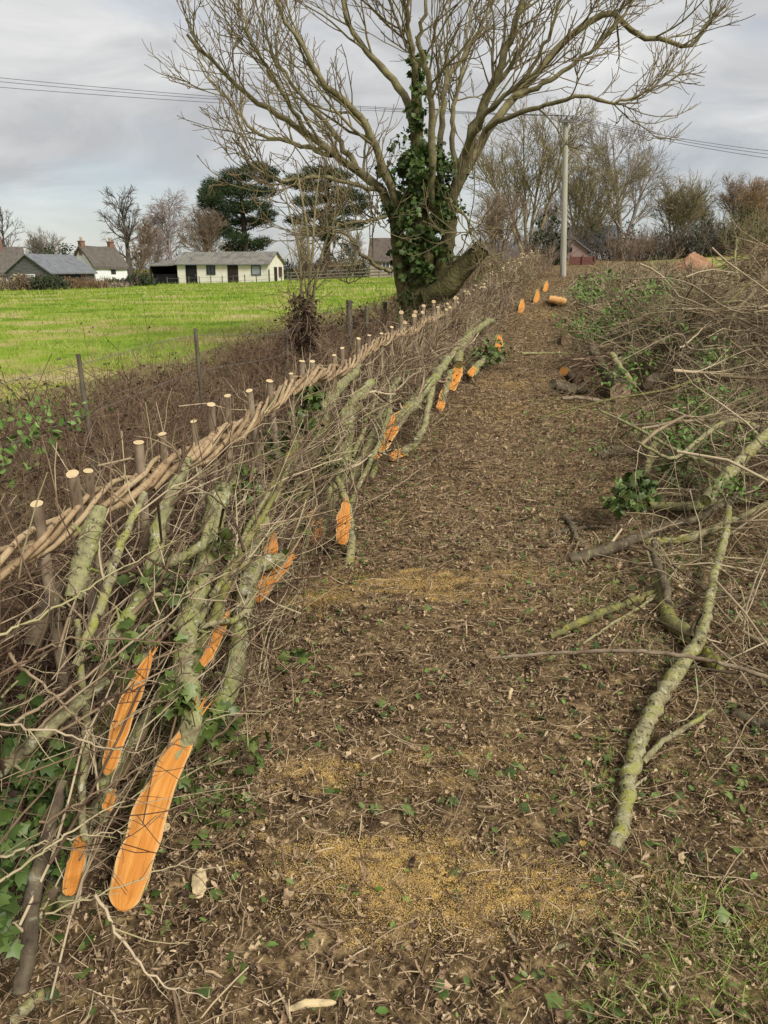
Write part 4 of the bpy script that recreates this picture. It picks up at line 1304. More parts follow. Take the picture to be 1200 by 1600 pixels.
lying('small crooked dark branch lying alone on the path', [(882, 812), (893, 828), (900, 845), (912, 858)], [4.5, 5, 4, 3], 'darkbark', .01, n=20)
lying('thin dark twig lying beside the small crooked branch', [(858, 840), (892, 832), (930, 828), (962, 830)], [2.5, 3, 2.5, 2], 'darkbark', .012, n=24)
branchY('long thin brown shoot arching across above the right of the path', [(770, 1028, 2.9), (880, 1020, 2.85), (1000, 1018, 2.75), (1100, 1030, 2.7), (1215, 1062, 2.6)], [2, 3, 3.2, 3.4, 3.6], 'stakebark', n=40)
lying('very thin pale twig lying diagonally on the path at right', [(910, 1020), (960, 985), (1020, 945), (1060, 895)], [1.6, 2, 2, 1.6], 'palebark', .04, n=26)
lying('looped yellow green branch curling over the ivy clump', [(1010, 755), (1015, 725), (1028, 703), (1060, 697), (1100, 690)], [5, 5.5, 5, 4, 3], 'palebark', [.05, .1, .15, .15, .12], n=30)
lying('kinked pale branch hooking up between the cream stem and the loop', [(1092, 795), (1085, 765), (1075, 745), (1090, 730), (1115, 700), (1130, 670)], [6, 6, 5.5, 4, 4, 3], 'palebark', [.03, .06, .1, .1, .12, .15], n=34)
lying('weathered log half buried in the brushwood above the sawn log', [(1010, 612), (1060, 590), (1105, 575), (1140, 555)], [7, 8, 8, 6], 'stakebark', [.05, .08, .1, .12], n=24)
lying('dark bent branch sticking out of the brushwood high at right', [(1085, 500), (1130, 503), (1185, 510), (1215, 515)], [4, 5, 6, 6], 'darkbark', [.3, .35, .35, .3], n=24)
lying('thick mossy log end at the brushwood edge by the middle of the path', [(884, 540), (905, 525), (935, 508), (965, 492)], [9, 10, 10, 8], 'mossbark', .03, cut0='pinkcut', n=24, s=12)
lying('red brown rotten piece of wood near the ivy clump', [(935, 718), (960, 712), (990, 712)], [6, 9, 6], 'stakebark', 0, n=16)
lying('long pale pole lying right across the far path', [(815, 556), (850, 554), (900, 557), (940, 560)], [2.2, 2.2, 2.2, 2], 'palebark', .01, n=24)
branchY('bare grey sapling leaning right in front of the spoil heap', [(1158, 450, 13), (1148, 410, 13.2), (1152, 372, 13.4)], [2.2, 2, 1.2], 'palebark', n=20)
lying('short thick brown piece at the right edge of the leafy ground', [(1145, 1120), (1172, 1132), (1210, 1145)], [8, 9, 9], 'darkbark', 0, n=14)
lying('short cut branch at the bottom left corner', [(18, 1605), (42, 1580), (66, 1560)], [9, 9.5, 9], 'palebark', 0, n=14, cut1='palecut', s=12)
lying('stubby forked twig on the path near the bottom', [(862, 1488), (878, 1480), (890, 1478)], [3.5, 4, 3], 'palebark', 0, n=12)
lying('short mossy stick in the grass at the bottom right edge', [(1172, 1512), (1195, 1510), (1220, 1512)], [4, 5, 5], 'mossbark', 0, n=12)
# more thin poles over the pile
for i in range(34):
    y0 = rng.uniform(4.2, 26)
    u0 = rng.uniform(2.4, 6.5)
    a = np.array([float(hx(y0)) + u0, y0, 0])
    a[2] = hgt(a[0], a[1]) + pile_h(u0, y0) * rng.uniform(.4, .95) + .05
    th = rng.normal(R_(215), .6)
    L = rng.uniform(1.2, 3)
    b = a + np.array([math.cos(th) * L, math.sin(th) * L, rng.normal() * .25])
    b[2] = max(b[2], hgt(b[0], b[1]) + .03)
    r0 = rng.uniform(.010, .026)
    m_ = ('palebark', 'stakebark', 'greybark', 'mossbark')[i % 4]
    w_ = ('pale', 'brown', 'grey', 'mossy')[i % 4]
    zone = 'near the camera' if y0 < 9 else ('half way along the path' if y0 < 17 else 'far up the path')
    stem('cut_branch', f'thin {w_} cut branch lying in the brushwood heap {zone}', 'branch', np.array([a, a * .7 + b * .3 + rng.normal(size=3) * .12, a * .35 + b * .65 + rng.normal(size=3) * .14, b]), [r0, r0 * .85, r0 * .65, r0 * .35], M[m_], GB, n=16, s=7, twigs=6, tl=(.3, .9))

# the little log heap
GLg = 'cut logs heaped beside the path'


def logp(label, lst, ws, m, **k):
    return stem('cut_log', label, 'log', pY(lst), rpx(lst, ws), M[m], GLg, **k)


logp('big round log with pink sawn end facing the camera in the heap', [(970, 612, 9.9), (962, 598, 10.5), (955, 588, 11.0)], [16, 16, 15], 'darkbark', cut0='pinkcut', n=12, s=16, lump=.02)
logp('leaning log with pale top sloping over the heap of logs', [(962, 606, 10.2), (940, 573, 10.5), (925, 543, 10.8)], [8, 8, 7.5], 'darkbark', cut1='pinkcut', n=14, s=12)
logp('slim yellowish pole leaning right on the log heap', [(992, 603, 10.0), (970, 576, 10.1), (956, 553, 10.3)], [5, 5, 4.5], 'palebark', cut1='pinkcut', n=14)
logp('short stub of log poking up behind the leaning log', [(962, 572, 10.9), (964, 552, 11.0)], [7, 7], 'stakebark', cut1='pinkcut', n=8, s=12)
logp('small log with orange sawn end on the left of the log heap', [(882, 580, 10.4), (895, 592, 10.6), (905, 598, 10.9)], [7.5, 8, 8], 'darkbark', cut0='orange', n=10, s=12)
logp('dark knobbly log on the ground at the left end of the heap', [(864, 600, 10.1), (885, 608, 10.2), (912, 606, 10.5)], [7, 9, 9], 'darkbark', n=12, s=12, lump=.1)
logp('thin bare pole lying along the front of the log heap', [(878, 622, 9.6), (910, 622, 9.6), (945, 628, 9.6)], [2.8, 3.4, 4], 'stakebark', n=12)
gq = G()
for i in range(30):
    a = PY(rng.uniform(865, 930), rng.uniform(560, 618), rng.uniform(9.9, 10.6))
    b = PY(rng.uniform(930, 985), rng.uniform(550, 605), rng.uniform(10, 11))
    P = spl(np.array([a, (a + b) / 2 + np.array([0, 0, rng.uniform(0, .16)]), b]), 8)
    add_tubes(gq, P, np.linspace(.009, .004, 8), 4)
tag(gq.build('twig_bundle', M['cane']), 'loose bundle of brown twigs tangled over the log heap', 'twigs', kind='stuff')
FY = Gd(868, 480)[1]
logp('fallen far log with orange split face lying on the path end', [(850, 478, FY), (868, 475, FY + .1), (888, 476, FY + .2)], [6, 7, 5], 'darkbark', n=10, s=12, cut0='orange')
o, P, R = logp('orange split log piece on top of the fallen far log', [(858, 467, FY - .1), (874, 470, FY - .2), (884, 472, FY - .2)], [5, 6, 5], 'orange', n=10, s=10)

# loose pieces of cut wood
def chip(label, px, py, wdt, ln, ang):
    c = Gd(px, py) + [0, 0, .02]
    o = thing('wood_chip', label, 'wood chip', c, 'large loose wood chips')
    d = np.array([math.cos(ang), math.sin(ang), 0])
    P = np.array([c - d * ln / 2, c + [0, 0, .012], c + d * ln / 2 + [0, 0, .006]])
    tongue(o, P, [wdt * .35, wdt / 2, wdt * .35], np.array([0, -.5, .9]), m='palecut', back=True, thick=.35, backm='palecut', n=14)


chip('pale almond shaped wood chip on the soil beside the front cut', 313, 1390, .040, .10, 1.75)
chip('long pale splinter of wood at the bottom edge', 488, 1584, .016, .11, .1)
chip('pale wood chip standing in the litter beside the path centre', 797, 1093, .014, .075, 1.3)
chip('orange wood chip under the near right branches', 1022, 942, .03, .09, .2)
chip('orange chip lying in grass beside the long dark branch', 1070, 845, .03, .1, .1)
chip('orange chip beside the cut stem of the front hedge', 257, 1305, .03, .04, .4)

# green clumps among the brash
ivy_mass('dark ivy clump growing at the brushwood edge near the loop', [(990, 765, 4.9, .17, .14, .10, 160), (975, 785, 4.7, .17, .1, .05, 90)], size=(.04, .08))
ivy_mass('light green bramble sprouting tall from the brushwood at right', [(1085, 640, 6.6, .2, .3, .26, 300), (1105, 690, 6.0, .25, .25, .14, 180)], name='bramble_plant', m='bramleaf', cat='bramble', size=(.03, .06), tv=OV_V, tf=OV_F)
ivy_mass('yellow green bramble by the mossy log at the brushwood edge', [(975, 500, 12.6, .45, .8, .3, 300), (930, 520, 12.6, .3, .5, .18, 170)], name='bramble_plant', m='bramleaf', cat='bramble', size=(.045, .09), tv=OV_V, tf=OV_F)
ivy_mass('dark leafy plant under the looped yellow branch', [(1060, 735, 5.6, .2, .25, .12, 120)], size=(.03, .06))
ivy_mass('small leafy sprig on the path left of the brushwood', [(945, 700, 6.6, .15, .12, .05, 40)], name='bramble_plant', m='bramleaf', cat='bramble', size=(.02, .045), tv=OV_V, tf=OV_F)
ivy_mass('green weeds growing along the far brushwood edge', [(915, 458, 21, .5, 1.2, .3, 200), (1010, 470, 16.5, .8, 1.2, .35, 240)], name='weed_plant', m='bramleaf', cat='weeds', size=(.07, .13), tv=OV_V, tf=OV_F)

for i, (px, py, Yd, n) in enumerate(((1070, 690, 6.2, 70), (1140, 760, 5.2, 60), (1010, 660, 7.5, 60), (960, 590, 11, 60), (1180, 690, 6.0, 60), (990, 560, 12, 90), (1050, 520, 13, 120), (940, 440, 26, 80), (1130, 560, 10, 80), (1100, 480, 15, 100), (1040, 450, 20, 100), (905, 505, 19, 90), (1160, 620, 7.5, 60), (1120, 545, 11, 70))):
    ivy_mass('yellow green bramble sprig scrambling low through the brushwood', [(px, py, Yd * .9, .03 * Yd, .05 * Yd, .016 * Yd, int(n * 1.6))], name='bramble_plant', m='bramleaf', cat='bramble', size=(.0026 * Yd + .01, .006 * Yd + .02), tv=OV_V, tf=OV_F, group='bramble sprigs in the brushwood')

# ------------------------------------------------------------------ the big tree
TY = 16.0
tree = thing('pollard_tree', 'large bare pollard tree with ivy clad trunk and one sawn limb', 'tree', PY(655, 540, TY))
kpx = TY / F * 1.03


def tp(a, b, dz=0.0):
    return PY(a, b, TY + dz)


g = G()
# stool: fused stems
for pts, rr in (([(655, 545, 0), (652, 500, 0), (655, 455, 0), (660, 405, 0), (655, 345, 0)], [28, 21, 19, 19, 14]),
                ([(642, 540, .2), (638, 480, .0), (628, 430, .0), (622, 380, .1), (616, 330, .2)], [14, 13, 12, 10, 8]),
                ([(674, 545, -.2), (681, 480, -.2), (692, 420, -.1), (701, 365, 0), (704, 312, .1)], [15, 13, 12, 11, 9]),
                ([(655, 400, .1), (652, 330, .1), (652, 250, .1), (651, 170, .1), (650, 100, .15)], [20, 16, 10, 8, 6.5])):
    q = spl(np.column_stack([[tp(*a) for a in pts], np.array(rr) * kpx]), 26)
    add_tubes(g, q[:, :3], q[:, 3], 14, lump=.07)
g.build('trunk', M['treebark'], parent=tree)
q = spl(np.column_stack([[tp(*a) for a in ((672, 470, -.3), (700, 447, -.5), (722, 420, -.6), (742, 400, -.7), (753, 387, -.75))], np.array([19, 16, 14, 12.5, 12]) * kpx]), 18)
g = G(); add_tubes(g, q[:, :3], q[:, 3], 14, lump=.06)
so = g.build('sawn_limb', M['treebark'], parent=tree)
g = G(); t = nrm(q[-1, :3] - q[-3, :3]); add_disc(g, q[-1, :3] + t * .01, nrm(t + [.1, .1, .5]), q[-1, 3] * 1.02, s=16)
g.build('cut_face', M['palewood'], parent=so)
limbs = [
    ([(626, 365, .1), (596, 300, .3), (567, 271, .4), (525, 246, .5), (483, 212, .6), (442, 183, .6), (400, 158, .5), (345, 112, .4), (292, 52, .3)], 10.5),
    ([(628, 350, .1), (600, 267, -.3), (579, 217, -.5), (567, 188, -.6), (533, 154, -.8), (500, 121, -1), (479, 83, -1.1), (445, 30, -1.2), (420, -30, -1.3)], 9),
    ([(652, 215, .1), (633, 152, .5), (600, 108, .8), (567, 75, 1), (546, 40, 1.1), (532, -10, 1.2), (515, -60, 1.3)], 9),
    ([(655, 150, .1), (640, 60, -.4), (633, 0, -.7), (622, -60, -.9)], 6.5),
    ([(675, 330, -.2), (675, 250, -.6), (674, 167, -.8), (667, 108, -1), (655, 71, -1.2), (664, 20, -1.4), (672, -50, -1.5)], 8),
    ([(688, 300, .3), (689, 235, .6), (691, 167, .8), (702, 122, 1), (733, 75, 1.3), (758, 33, 1.5), (785, -40, 1.7)], 7.5),
    ([(700, 325, 0), (724, 258, -.2), (738, 208, -.4), (758, 158, -.5), (783, 96, -.7), (804, 42, -.8), (820, -20, -.9), (835, -70, -1)], 12.5),
    ([(703, 315, .2), (733, 254, .4), (767, 200, .6), (800, 154, .8), (850, 104, .9), (900, 50, 1), (950, 20, 1), (1000, 58, 1), (1042, 64, 1), (1078, 72, .9), (1100, 42, .9), (1130, 10, .8)], 10),
    ([(800, 154, .8), (836, 140, .6), (880, 112, .5), (930, 75, .4), (975, 20, .3), (1010, -30, .3)], 6),
    ([(752, 205, .5), (800, 178, .0), (850, 166, -.3), (905, 150, -.6), (950, 160, -.8), (992, 152, -.9), (1030, 128, -1)], 5.5),
    ([(708, 260, .4), (707, 180, .9), (720, 125, 1.2), (728, 60, 1.5), (736, -20, 1.7)], 6),
    ([(724, 250, -.2), (750, 190, -1), (790, 150, -1.4), (840, 90, -1.8), (870, 20, -2.1), (890, -40, -2.3)], 6),
    ([(600, 300, .2), (560, 290, -.5), (500, 275, -1), (450, 283, -1.4), (400, 262, -1.7), (360, 215, -1.9)], 5),
    ([(612, 335, .2), (575, 345, -.6), (530, 352, -1.2), (500, 370, -1.6)], 4),
    ([(560, 268, .4), (520, 205, 1.2), (470, 150, 1.8), (430, 90, 2.2), (400, 20, 2.5)], 6.5),
    ([(483, 212, .6), (440, 140, .2), (400, 80, -.1), (370, 20, -.3)], 5),
    ([(520, 244, .5), (450, 222, 1.2), (400, 205, 1.6), (350, 150, 1.9), (310, 100, 2.1)], 5),
    ([(690, 300, -.3), (735, 352, -.8), (722, 372, -1)], 3),
    ([(610, 425, -.5), (570, 400, -.9), (545, 370, -1.2), (500, 350, -1.5)], 4.5),
]
gL, gT = G(), G()
LP, LR = [], []
for pts, r0 in limbs:
    a = np.array([tp(*p_) for p_ in pts])
    P = spl(a, 24)
    P = P + rng.normal(size=P.shape) * .02
    rr = np.linspace(r0 * .70, max(1.1, r0 * .19), 24) * kpx
    add_tubes(gL, P, rr, 8, lump=.05)
    LP.append(P); LR.append(rr)
LP, LR = np.array(LP), np.array(LR)
S1, S1R = spawn(LP, LR, 10, .2, 1, (.35, .8), (1.2, 2.9), 9, .11, .085, .42, .011, fall=.62)
add_tubes(gL, S1, S1R, 5)
gL.build('limbs', M['limbbark'], parent=tree)
S2, S2R = spawn(S1, S1R, 5, .15, 1, (.4, .9), (.5, 1.5), 7, .13, .09, .6, .009)
add_tubes(gT, S2, S2R, 4)
S3, S3R = spawn(S2, S2R, 3, .2, 1, (.4, 1.0), (.2, .55), 5, .17, .08, .75, .0075)
add_tubes(gT, S3, S3R, 3)
gT.build('crown', M['crowntwig'], parent=tree)
# ivy on the trunk and the central stem
g = G()
n = 8200
t = rng.random(n)
ctr = spl(np.array([tp(652, 505), tp(655, 440), tp(658, 380), tp(660, 320), tp(660, 265), tp(653, 230), tp(652, 180), tp(652, 120), tp(651, 70)]), 200)
wid = np.interp(np.linspace(0, 1, 200), [0, .12, .25, .4, .52, .6, .66, .75, .88, 1], [.30, .40, .50, .62, .62, .44, .27, .19, .16, .11])
i = (np.where(rng.random(n) < .85, rng.beta(1.5, 1.6, n) * .64, t) * 199).astype(int)
lb = 1 + .35 * np.sin(i * .21) + .25 * np.sin(i * .47)
an = rng.uniform(0, 2 * np.pi, n)
rad = wid[i] * lb * rng.uniform(.45, 1.05, n)
pos = ctr[i] + np.column_stack([np.cos(an) * rad, np.sin(an) * rad, rng.normal(size=n) * .08])
holes = np.sin(pos[:, 0] * 9 + 3 * np.sin(pos[:, 2] * 4)) + np.sin(pos[:, 2] * 8 + pos[:, 1] * 5) > -.75
low = (pos[:, 2] < 1.6) & (rng.random(n) < .45)
pos = pos[holes & ~low]
X, Y, Z = frames(len(pos), up=.6)
scatter(g, IVY_V, IVY_F, pos, X, Y, Z, rng.uniform(.07, .14, len(pos)))
g.build('ivy', M['ivydark'], parent=tree)

# slender sapling with dead creeper behind the hedge
sap = thing('hawthorn_sapling', 'slender multi stemmed bare sapling standing by the field fence', 'sapling', PY(478, 560, 10.2))
g, gT = G(), G()
P0 = np.array([spl(np.array([PY(*a) for a in s_]), 14) for s_ in (
    [(476, 570, 10.2), (480, 470, 10.2), (488, 400, 10.2), (492, 330, 10.3), (500, 262, 10.4)], [(474, 570, 10.3), (472, 470, 10.4), (468, 400, 10.5), (455, 340, 10.7), (440, 285, 10.8)],
    [(480, 570, 10.1), (490, 460, 10.0), (505, 390, 9.9), (525, 340, 9.8), (550, 300, 9.7)], [(478, 570, 10.3), (484, 440, 10.5), (480, 360, 10.7), (470, 300, 10.9), (462, 250, 11)])])
R0 = np.tile(np.linspace(.024, .007, 14), (4, 1))
add_tubes(g, P0, R0, 7, lump=.04)
g.build('trunk', M['limbbark'], parent=sap)
S1, S1R = spawn(P0, R0, 8, .25, 1, (.5, 1.0), (.3, .9), 7, .15, .04, .5, .005)
add_tubes(gT, S1, S1R, 4)
S2, S2R = spawn(S1, S1R, 3, .2, 1, (.5, 1), (.12, .35), 5, .16, .03, .6, .0036)
add_tubes(gT, S2, S2R, 3)
gT.build('crown', M['crowntwig'], parent=sap)
cre = thing('dead_creeper', 'dead brown creeper clump hanging on the sapling by the fence', 'creeper', PY(475, 560, 9.95))
g, gT = G(), G()
n = 900
c = PY(473, 508, 10.0)
q = nrm(rng.normal(size=(n, 3))) * (rng.random(n) ** .5)[:, None] * [.24, .24, .42]
X, Y, Z = frames(n)
scatter(g, DEAD_V, DEAD_F, c + q, X, Y, Z, rng.uniform(.03, .065, n))
g.build('leaves', M['deadleaf'], parent=cre)
p = c + nrm(rng.normal(size=(240, 3))) * (rng.random(240) ** .5)[:, None] * [.2, .2, .42]
P = wander(p, rng.normal(size=(240, 3)), rng.uniform(.2, .6, 240), 6, .3, -.04)
add_tubes(gT, P, np.full((240, 6), .0035), 3)
gT.build('stem', M['cane'], parent=cre)


# ------------------------------------------------------------------ far trees
def bare_tree(label, bx, by, top, wpx, Y, m, name='bare_tree', stems=1, cnt=(13, 6, 5), tr=.02, tropism=.05, ang=(.45, .85), lean=0.0, r0=None, base_t=.22, cat='tree', group='bare trees on the skyline', spread=1.0, low=False):
    b = PY(bx, by, Y)
    b[2] = min(b[2], hgt(b[0], b[1]))
    t = PY(bx + lean, top, Y)
    Ht = t[2] - b[2]
    Wm = wpx * Y / F / 2
    o = thing(name, label, cat, b, group)
    r0 = r0 or Ht * .022
    p0 = np.repeat(b[None], stems, 0) + (rng.normal(size=(stems, 3)) * [.25, .25, 0] * (stems > 1) * Ht * .05)
    d = np.column_stack([rng.normal(size=stems) * (.2 if stems > 1 else .03) + (t[0] - b[0]) / Ht, rng.normal(size=stems) * (.2 if stems > 1 else .03), np.ones(stems)])
    P = wander(p0, d, np.full(stems, Ht * .82), 12, .035, .01)
    R = taper(np.full(stems, r0 / (1 if stems == 1 else 1.6)), r0 * .16, 12)
    g, g2 = G(), G()
    add_tubes(g, P, R, 7)
    cnt = (int(cnt[0] * 1.25), cnt[1], cnt[2])
    A, AR = spawn(P, R, cnt[0], base_t, .98, ang, (Wm * .95 * spread, Wm * 1.35 * spread), 10, .10, tropism, .5, tr * 1.4, fall=.45)
    add_tubes(g, A, AR, 5)
    g.build('trunk', m, parent=o)
    B, BR = spawn(A, AR, cnt[1], .15, 1, (.4, .85), (Wm * .35, Wm * .75), 7, .13, tropism * .8, .55, tr)
    add_tubes(g2, B, BR, 3)
    D, DR = spawn(B, BR, cnt[2], .2, 1, (.35, .9), (Wm * .14, Wm * .36), 5, .15, tropism * .6, .6, tr * .75)
    add_tubes(g2, D, DR, 3)
    g2.build('crown', m, parent=o)
    return o


bare_tree('dark spreading bare tree at the left edge behind the thatched roof', 12, 425, 328, 75, 105, M['bt_dark'], tr=.03)
bare_tree('group of slim pale bare trunks right of the left edge tree', 60, 425, 362, 70, 120, M['bt_grey'], stems=4, tr=.028, spread=.7)
bare_tree('tall dark bare oak between the thatched cottage and stables', 203, 440, 300, 88, 98, M['bt_dark'], cnt=(16, 7, 6), tr=.03, ang=(.5, 1.0), r0=.42, base_t=.3)
bare_tree('reddish bushy bare tree in front of the tall dark oak', 216, 440, 345, 55, 92, M['bt_brown'], stems=3, tr=.026, cnt=(12, 6, 4))
bare_tree('pale weeping birch with drooping pinkish twigs behind the stables', 270, 425, 290, 95, 100, M['bt_pink'], stems=2, cnt=(16, 8, 6), tr=.024, tropism=-.06, ang=(.3, .8), base_t=.3)
bare_tree('dense brown rounded bare tree behind the stable roof', 322, 430, 338, 92, 95, M['bt_brown'], stems=3, cnt=(16, 8, 6), tr=.026, base_t=.1)
bare_tree('small bare tree behind the stone cottage', 552, 430, 372, 60, 110, M['bt_grey'], stems=2, tr=.025)
bare_tree('tall fan shaped bare tree with many olive stems left of the pole', 826, 418, 172, 165, 56, M['bt_olive'], stems=5, cnt=(13, 7, 5), tr=.018, ang=(.35, .8), base_t=.3, spread=.85)
bare_tree('bushy brown bare tree leaning at the foot of the fan shaped tree', 775, 415, 300, 95, 54, M['bt_brown'], stems=3, cnt=(16, 8, 6), tr=.014, base_t=.1)
bare_tree('ochre brown bare tree directly behind the utility pole', 900, 410, 225, 100, 66, M['bt_olive'], stems=4, cnt=(15, 8, 6), tr=.017, base_t=.15)
bare_tree('pinkish bare shrub low behind the utility pole', 862, 410, 325, 70, 60, M['bt_pink'], stems=3, cnt=(12, 7, 5), tr=.015, base_t=.1, name='bare_shrub', cat='shrub')
bare_tree('tall grey willow blown to the right beyond the brushwood', 972, 405, 178, 150, 72, M['bt_grey'], stems=3, cnt=(14, 8, 6), tr=.018, lean=25, tropism=.03, base_t=.25, r0=.36)
bare_tree('dark thicket of bare stems right of the tall grey willow', 1052, 398, 285, 105, 75, M['bt_olive'], stems=6, cnt=(12, 7, 5), tr=.018, base_t=.2, spread=.8)
bare_tree('small dark bare tree in the dip of the right skyline', 1106, 398, 302, 60, 80, M['bt_dark'], stems=2, cnt=(12, 6, 5), tr=.018)
bare_tree('tall grey brown bare tree near the right edge', 1150, 398, 282, 80, 70, M['bt_brown'], stems=3, cnt=(14, 8, 6), tr=.016, base_t=.12)
bare_tree('orange tipped bare willow at the right edge of the skyline', 1195, 398, 280, 80, 66, M['bt_orange'], stems=5, cnt=(14, 8, 6), tr=.016, base_t=.15)
bare_tree('low brown bare tree between the oak and the birch', 245, 435, 360, 50, 96, M['bt_pink'], stems=3, cnt=(12, 6, 4), tr=.024, base_t=.15)
bare_tree('thin bare tree just right of the white stables', 470, 440, 345, 55, 92, M['bt_olive'], stems=2, cnt=(12, 6, 4), tr=.02)
bare_tree('ochre bare tree left of the tall grey willow', 935, 405, 262, 70, 74, M['bt_olive'], stems=3, cnt=(14, 8, 5), tr=.018, base_t=.12)


def pine(label, bx, by, top, lx, rx, Y, clumps):
    b = PY(bx, by, Y)
    b[2] = min(b[2], hgt(b[0], b[1]))
    o = thing('pine_tree', label, 'tree', b, 'dark pines behind the stables')
    t = PY((lx + rx) / 2, top + 14, Y)
    P = spl(np.array([b, b * .5 + t * .5 + [.2, 0, 0], t]), 14)
    R = np.linspace(.5, .12, 14)
    g = G(); add_tubes(g, P, R, 8, lump=.04)
    gn = G()
    for (cx, cy, rx_, ry_) in clumps:
        c = PY(cx, cy, Y + rng.uniform(-2.5, 2.5))
        s = Y / F
        i = np.clip(int(14 * (c[2] - 1.2 - b[2]) / (t[2] - b[2])), 2, 13)
        add_tubes(g, spl(np.array([P[i], (P[i] + c) / 2 + [0, 0, -.2], c]), 6), np.linspace(.14, .05, 6), 5)
        n = int(11 * rx_ * ry_ * .42) + 120
        rx_, ry_ = rx_ * .86, ry_ * .74
        q = nrm(rng.normal(size=(n, 3))) * (rng.random(n) ** .4)[:, None] * np.array([rx_ * s, rx_ * s * .9, ry_ * s]) * 1.0
        q += rng.normal(size=(n, 3)) * .12
        X = nrm(nrm(q) * .8 + rng.normal(size=(n, 3)) * .6 + [0, 0, .5])
        Yv = nrm(np.cross(X, rng.normal(size=(n, 3))))
        Z = np.cross(X, Yv)
        scatter(gn, BL_V, BL_F, c + q, X, Yv, Z, np.column_stack([rng.uniform(.28, .6, n), rng.uniform(.035, .10, n), np.full(n, .3)]))
    g.build('trunk', M['pinebark'], parent=o)
    gn.build('crown', M['needle'], parent=o, smooth=False)


pine('dark spreading pine tree behind the right end of the stables', 385, 440, 250, 308, 436, 98,
     [(400, 262, 24, 10), (370, 275, 30, 12), (415, 280, 18, 9), (340, 290, 26, 13), (375, 300, 34, 14), (412, 300, 22, 10), (330, 310, 22, 12), (360, 325, 34, 14), (400, 322, 28, 10), (345, 345, 28, 13), (385, 348, 26, 10), (410, 345, 20, 7), (335, 300, 26, 10), (352, 362, 20, 9), (372, 372, 22, 10), (418, 335, 16, 6), (395, 385, 24, 9), (365, 388, 22, 9), (322, 320, 14, 9), (425, 270, 12, 7), (410, 378, 16, 6)])
pine('flat topped dark pine tree seen through the bare sapling', 508, 440, 258, 446, 578, 96,
     [(500, 268, 34, 8), (525, 275, 28, 8), (470, 280, 24, 8), (490, 292, 36, 10), (540, 300, 22, 8), (560, 310, 20, 7), (455, 285, 14, 7), (520, 312, 28, 9), (480, 315, 26, 9), (545, 330, 28, 9), (570, 322, 12, 5), (500, 335, 30, 9), (465, 345, 22, 8), (525, 350, 30, 8), (550, 352, 22, 6), (490, 362, 24, 7), (515, 372, 18, 6)])


def bush(label, px, py, Y, rx, ry, h, n, m, lm=None, ln=0, name='bush', cat='bush', group=None, tr=.02, ls=(.15, .3)):
    c = PY(px, py, Y)
    c[2] = hgt(c[0], c[1])
    o = thing(name, label, cat, c, group)
    g = G()
    p = c + np.column_stack([rng.uniform(-rx, rx, n), rng.uniform(-ry, ry, n), np.zeros(n)])
    P = wander(p, np.column_stack([rng.normal(size=n) * .35, rng.normal(size=n) * .35, np.ones(n)]), h * rng.uniform(.6, 1.05, n), 6, .14)
    R = taper(np.full(n, tr * 1.3), tr * .7, 6)
    add_tubes(g, P, R, 3)
    Q, QR = spawn(P, R, 5, .1, 1, (.4, 1.1), (h * .2, h * .45), 4, .16, .03, .7, tr * .7)
    add_tubes(g, Q, QR, 3)
    g.build('stem', m, parent=o)
    if ln:
        g = G()
        q = rng.uniform(-1, 1, (ln, 3))
        pos = c + np.column_stack([q[:, 0] * rx, q[:, 1] * ry, h * (.5 + .5 * q[:, 2]) * (1 - .25 * q[:, 0] ** 2) * (.85 + .25 * np.sin(q[:, 0] * 7))])
        X, Y_, Z = frames(ln, up=.5)
        scatter(g, OV_V, OV_F, pos, X, Y_, Z, rng.uniform(*ls, ln))
        g.build('leaves', lm, parent=o)
    return o


HR = 'hedge bushes along the far side of the field'
bush('straw brown bush at the left end of the far hedge', 22, 458, 64, 2.6, 1, 1.20, 160, M['bt_brown'], M['straw'], 500, group=HR)
bush('dark brown hedge bush in front of the timber barn', 60, 458, 64, 1.6, .9, 1.09, 130, M['bt_brown'], M['deadleaf'], 900, group=HR)
bush('dark green rounded bush in front of the timber barn window', 72, 456, 63, .9, .8, 1.04, 60, M['bt_dark'], M['evergreen'], 900, group=HR)
bush('small dark green bush right of the barn window', 87, 455, 64, .9, .8, 1.04, 60, M['bt_dark'], M['evergreen'], 800, group=HR)
bush('pinkish brown bush before the barn roof in the far hedge', 125, 453, 66, 2.2, .9, 1.04, 160, M['bt_orange'], M['deadleaf'], 300, group=HR)
bush('long pale brown bush before the white cottage', 168, 450, 68, 2.0, .9, 0.55, 160, M['bt_pink'], M['straw'], 260, group=HR)
bush('clipped brown hedge beside the open stable bay', 195, 446, 74, 1.8, .9, 0.75, 150, M['bt_brown'], M['evergreen'], 700, group=HR)
bush('clipped green hedge against the open stable bay', 222, 447, 74, 1.2, .9, 0.99, 90, M['bt_dark'], M['evergreen'], 1100, group=HR)
bush('dark evergreen bush behind the barn roof', 102, 430, 100, 2.6, 1.6, 4.6, 60, M['bt_dark'], M['evergreen'], 1500, ls=(.25, .5))
bush('dark bush left of the stone cottage', 535, 436, 98, 3.0, 1.2, 3.6, 90, M['bt_olive'], M['evergreen'], 1000, ls=(.2, .4))
bush('brown bush under the flat topped pine', 505, 437, 92, 2.4, 1.2, 2.2, 90, M['bt_brown'], M['deadleaf'], 500, ls=(.2, .4))
bush('dark green conifer bush below the pole tree', 856, 416, 52, 1.1, .8, 3.1, 50, M['bt_dark'], M['evergreen'], 900)
bush('brown scrub behind the far end of the hedge', 790, 425, 44, 2.6, 1.2, 1.6, 200, M['bt_brown'], None, 0, tr=.012)
bush('dry pale scrub beyond the sawn limb of the big tree', 745, 440, 30, 1.6, 1.6, 1.4, 220, M['bt_olive'], M['straw'], 300, tr=.009)
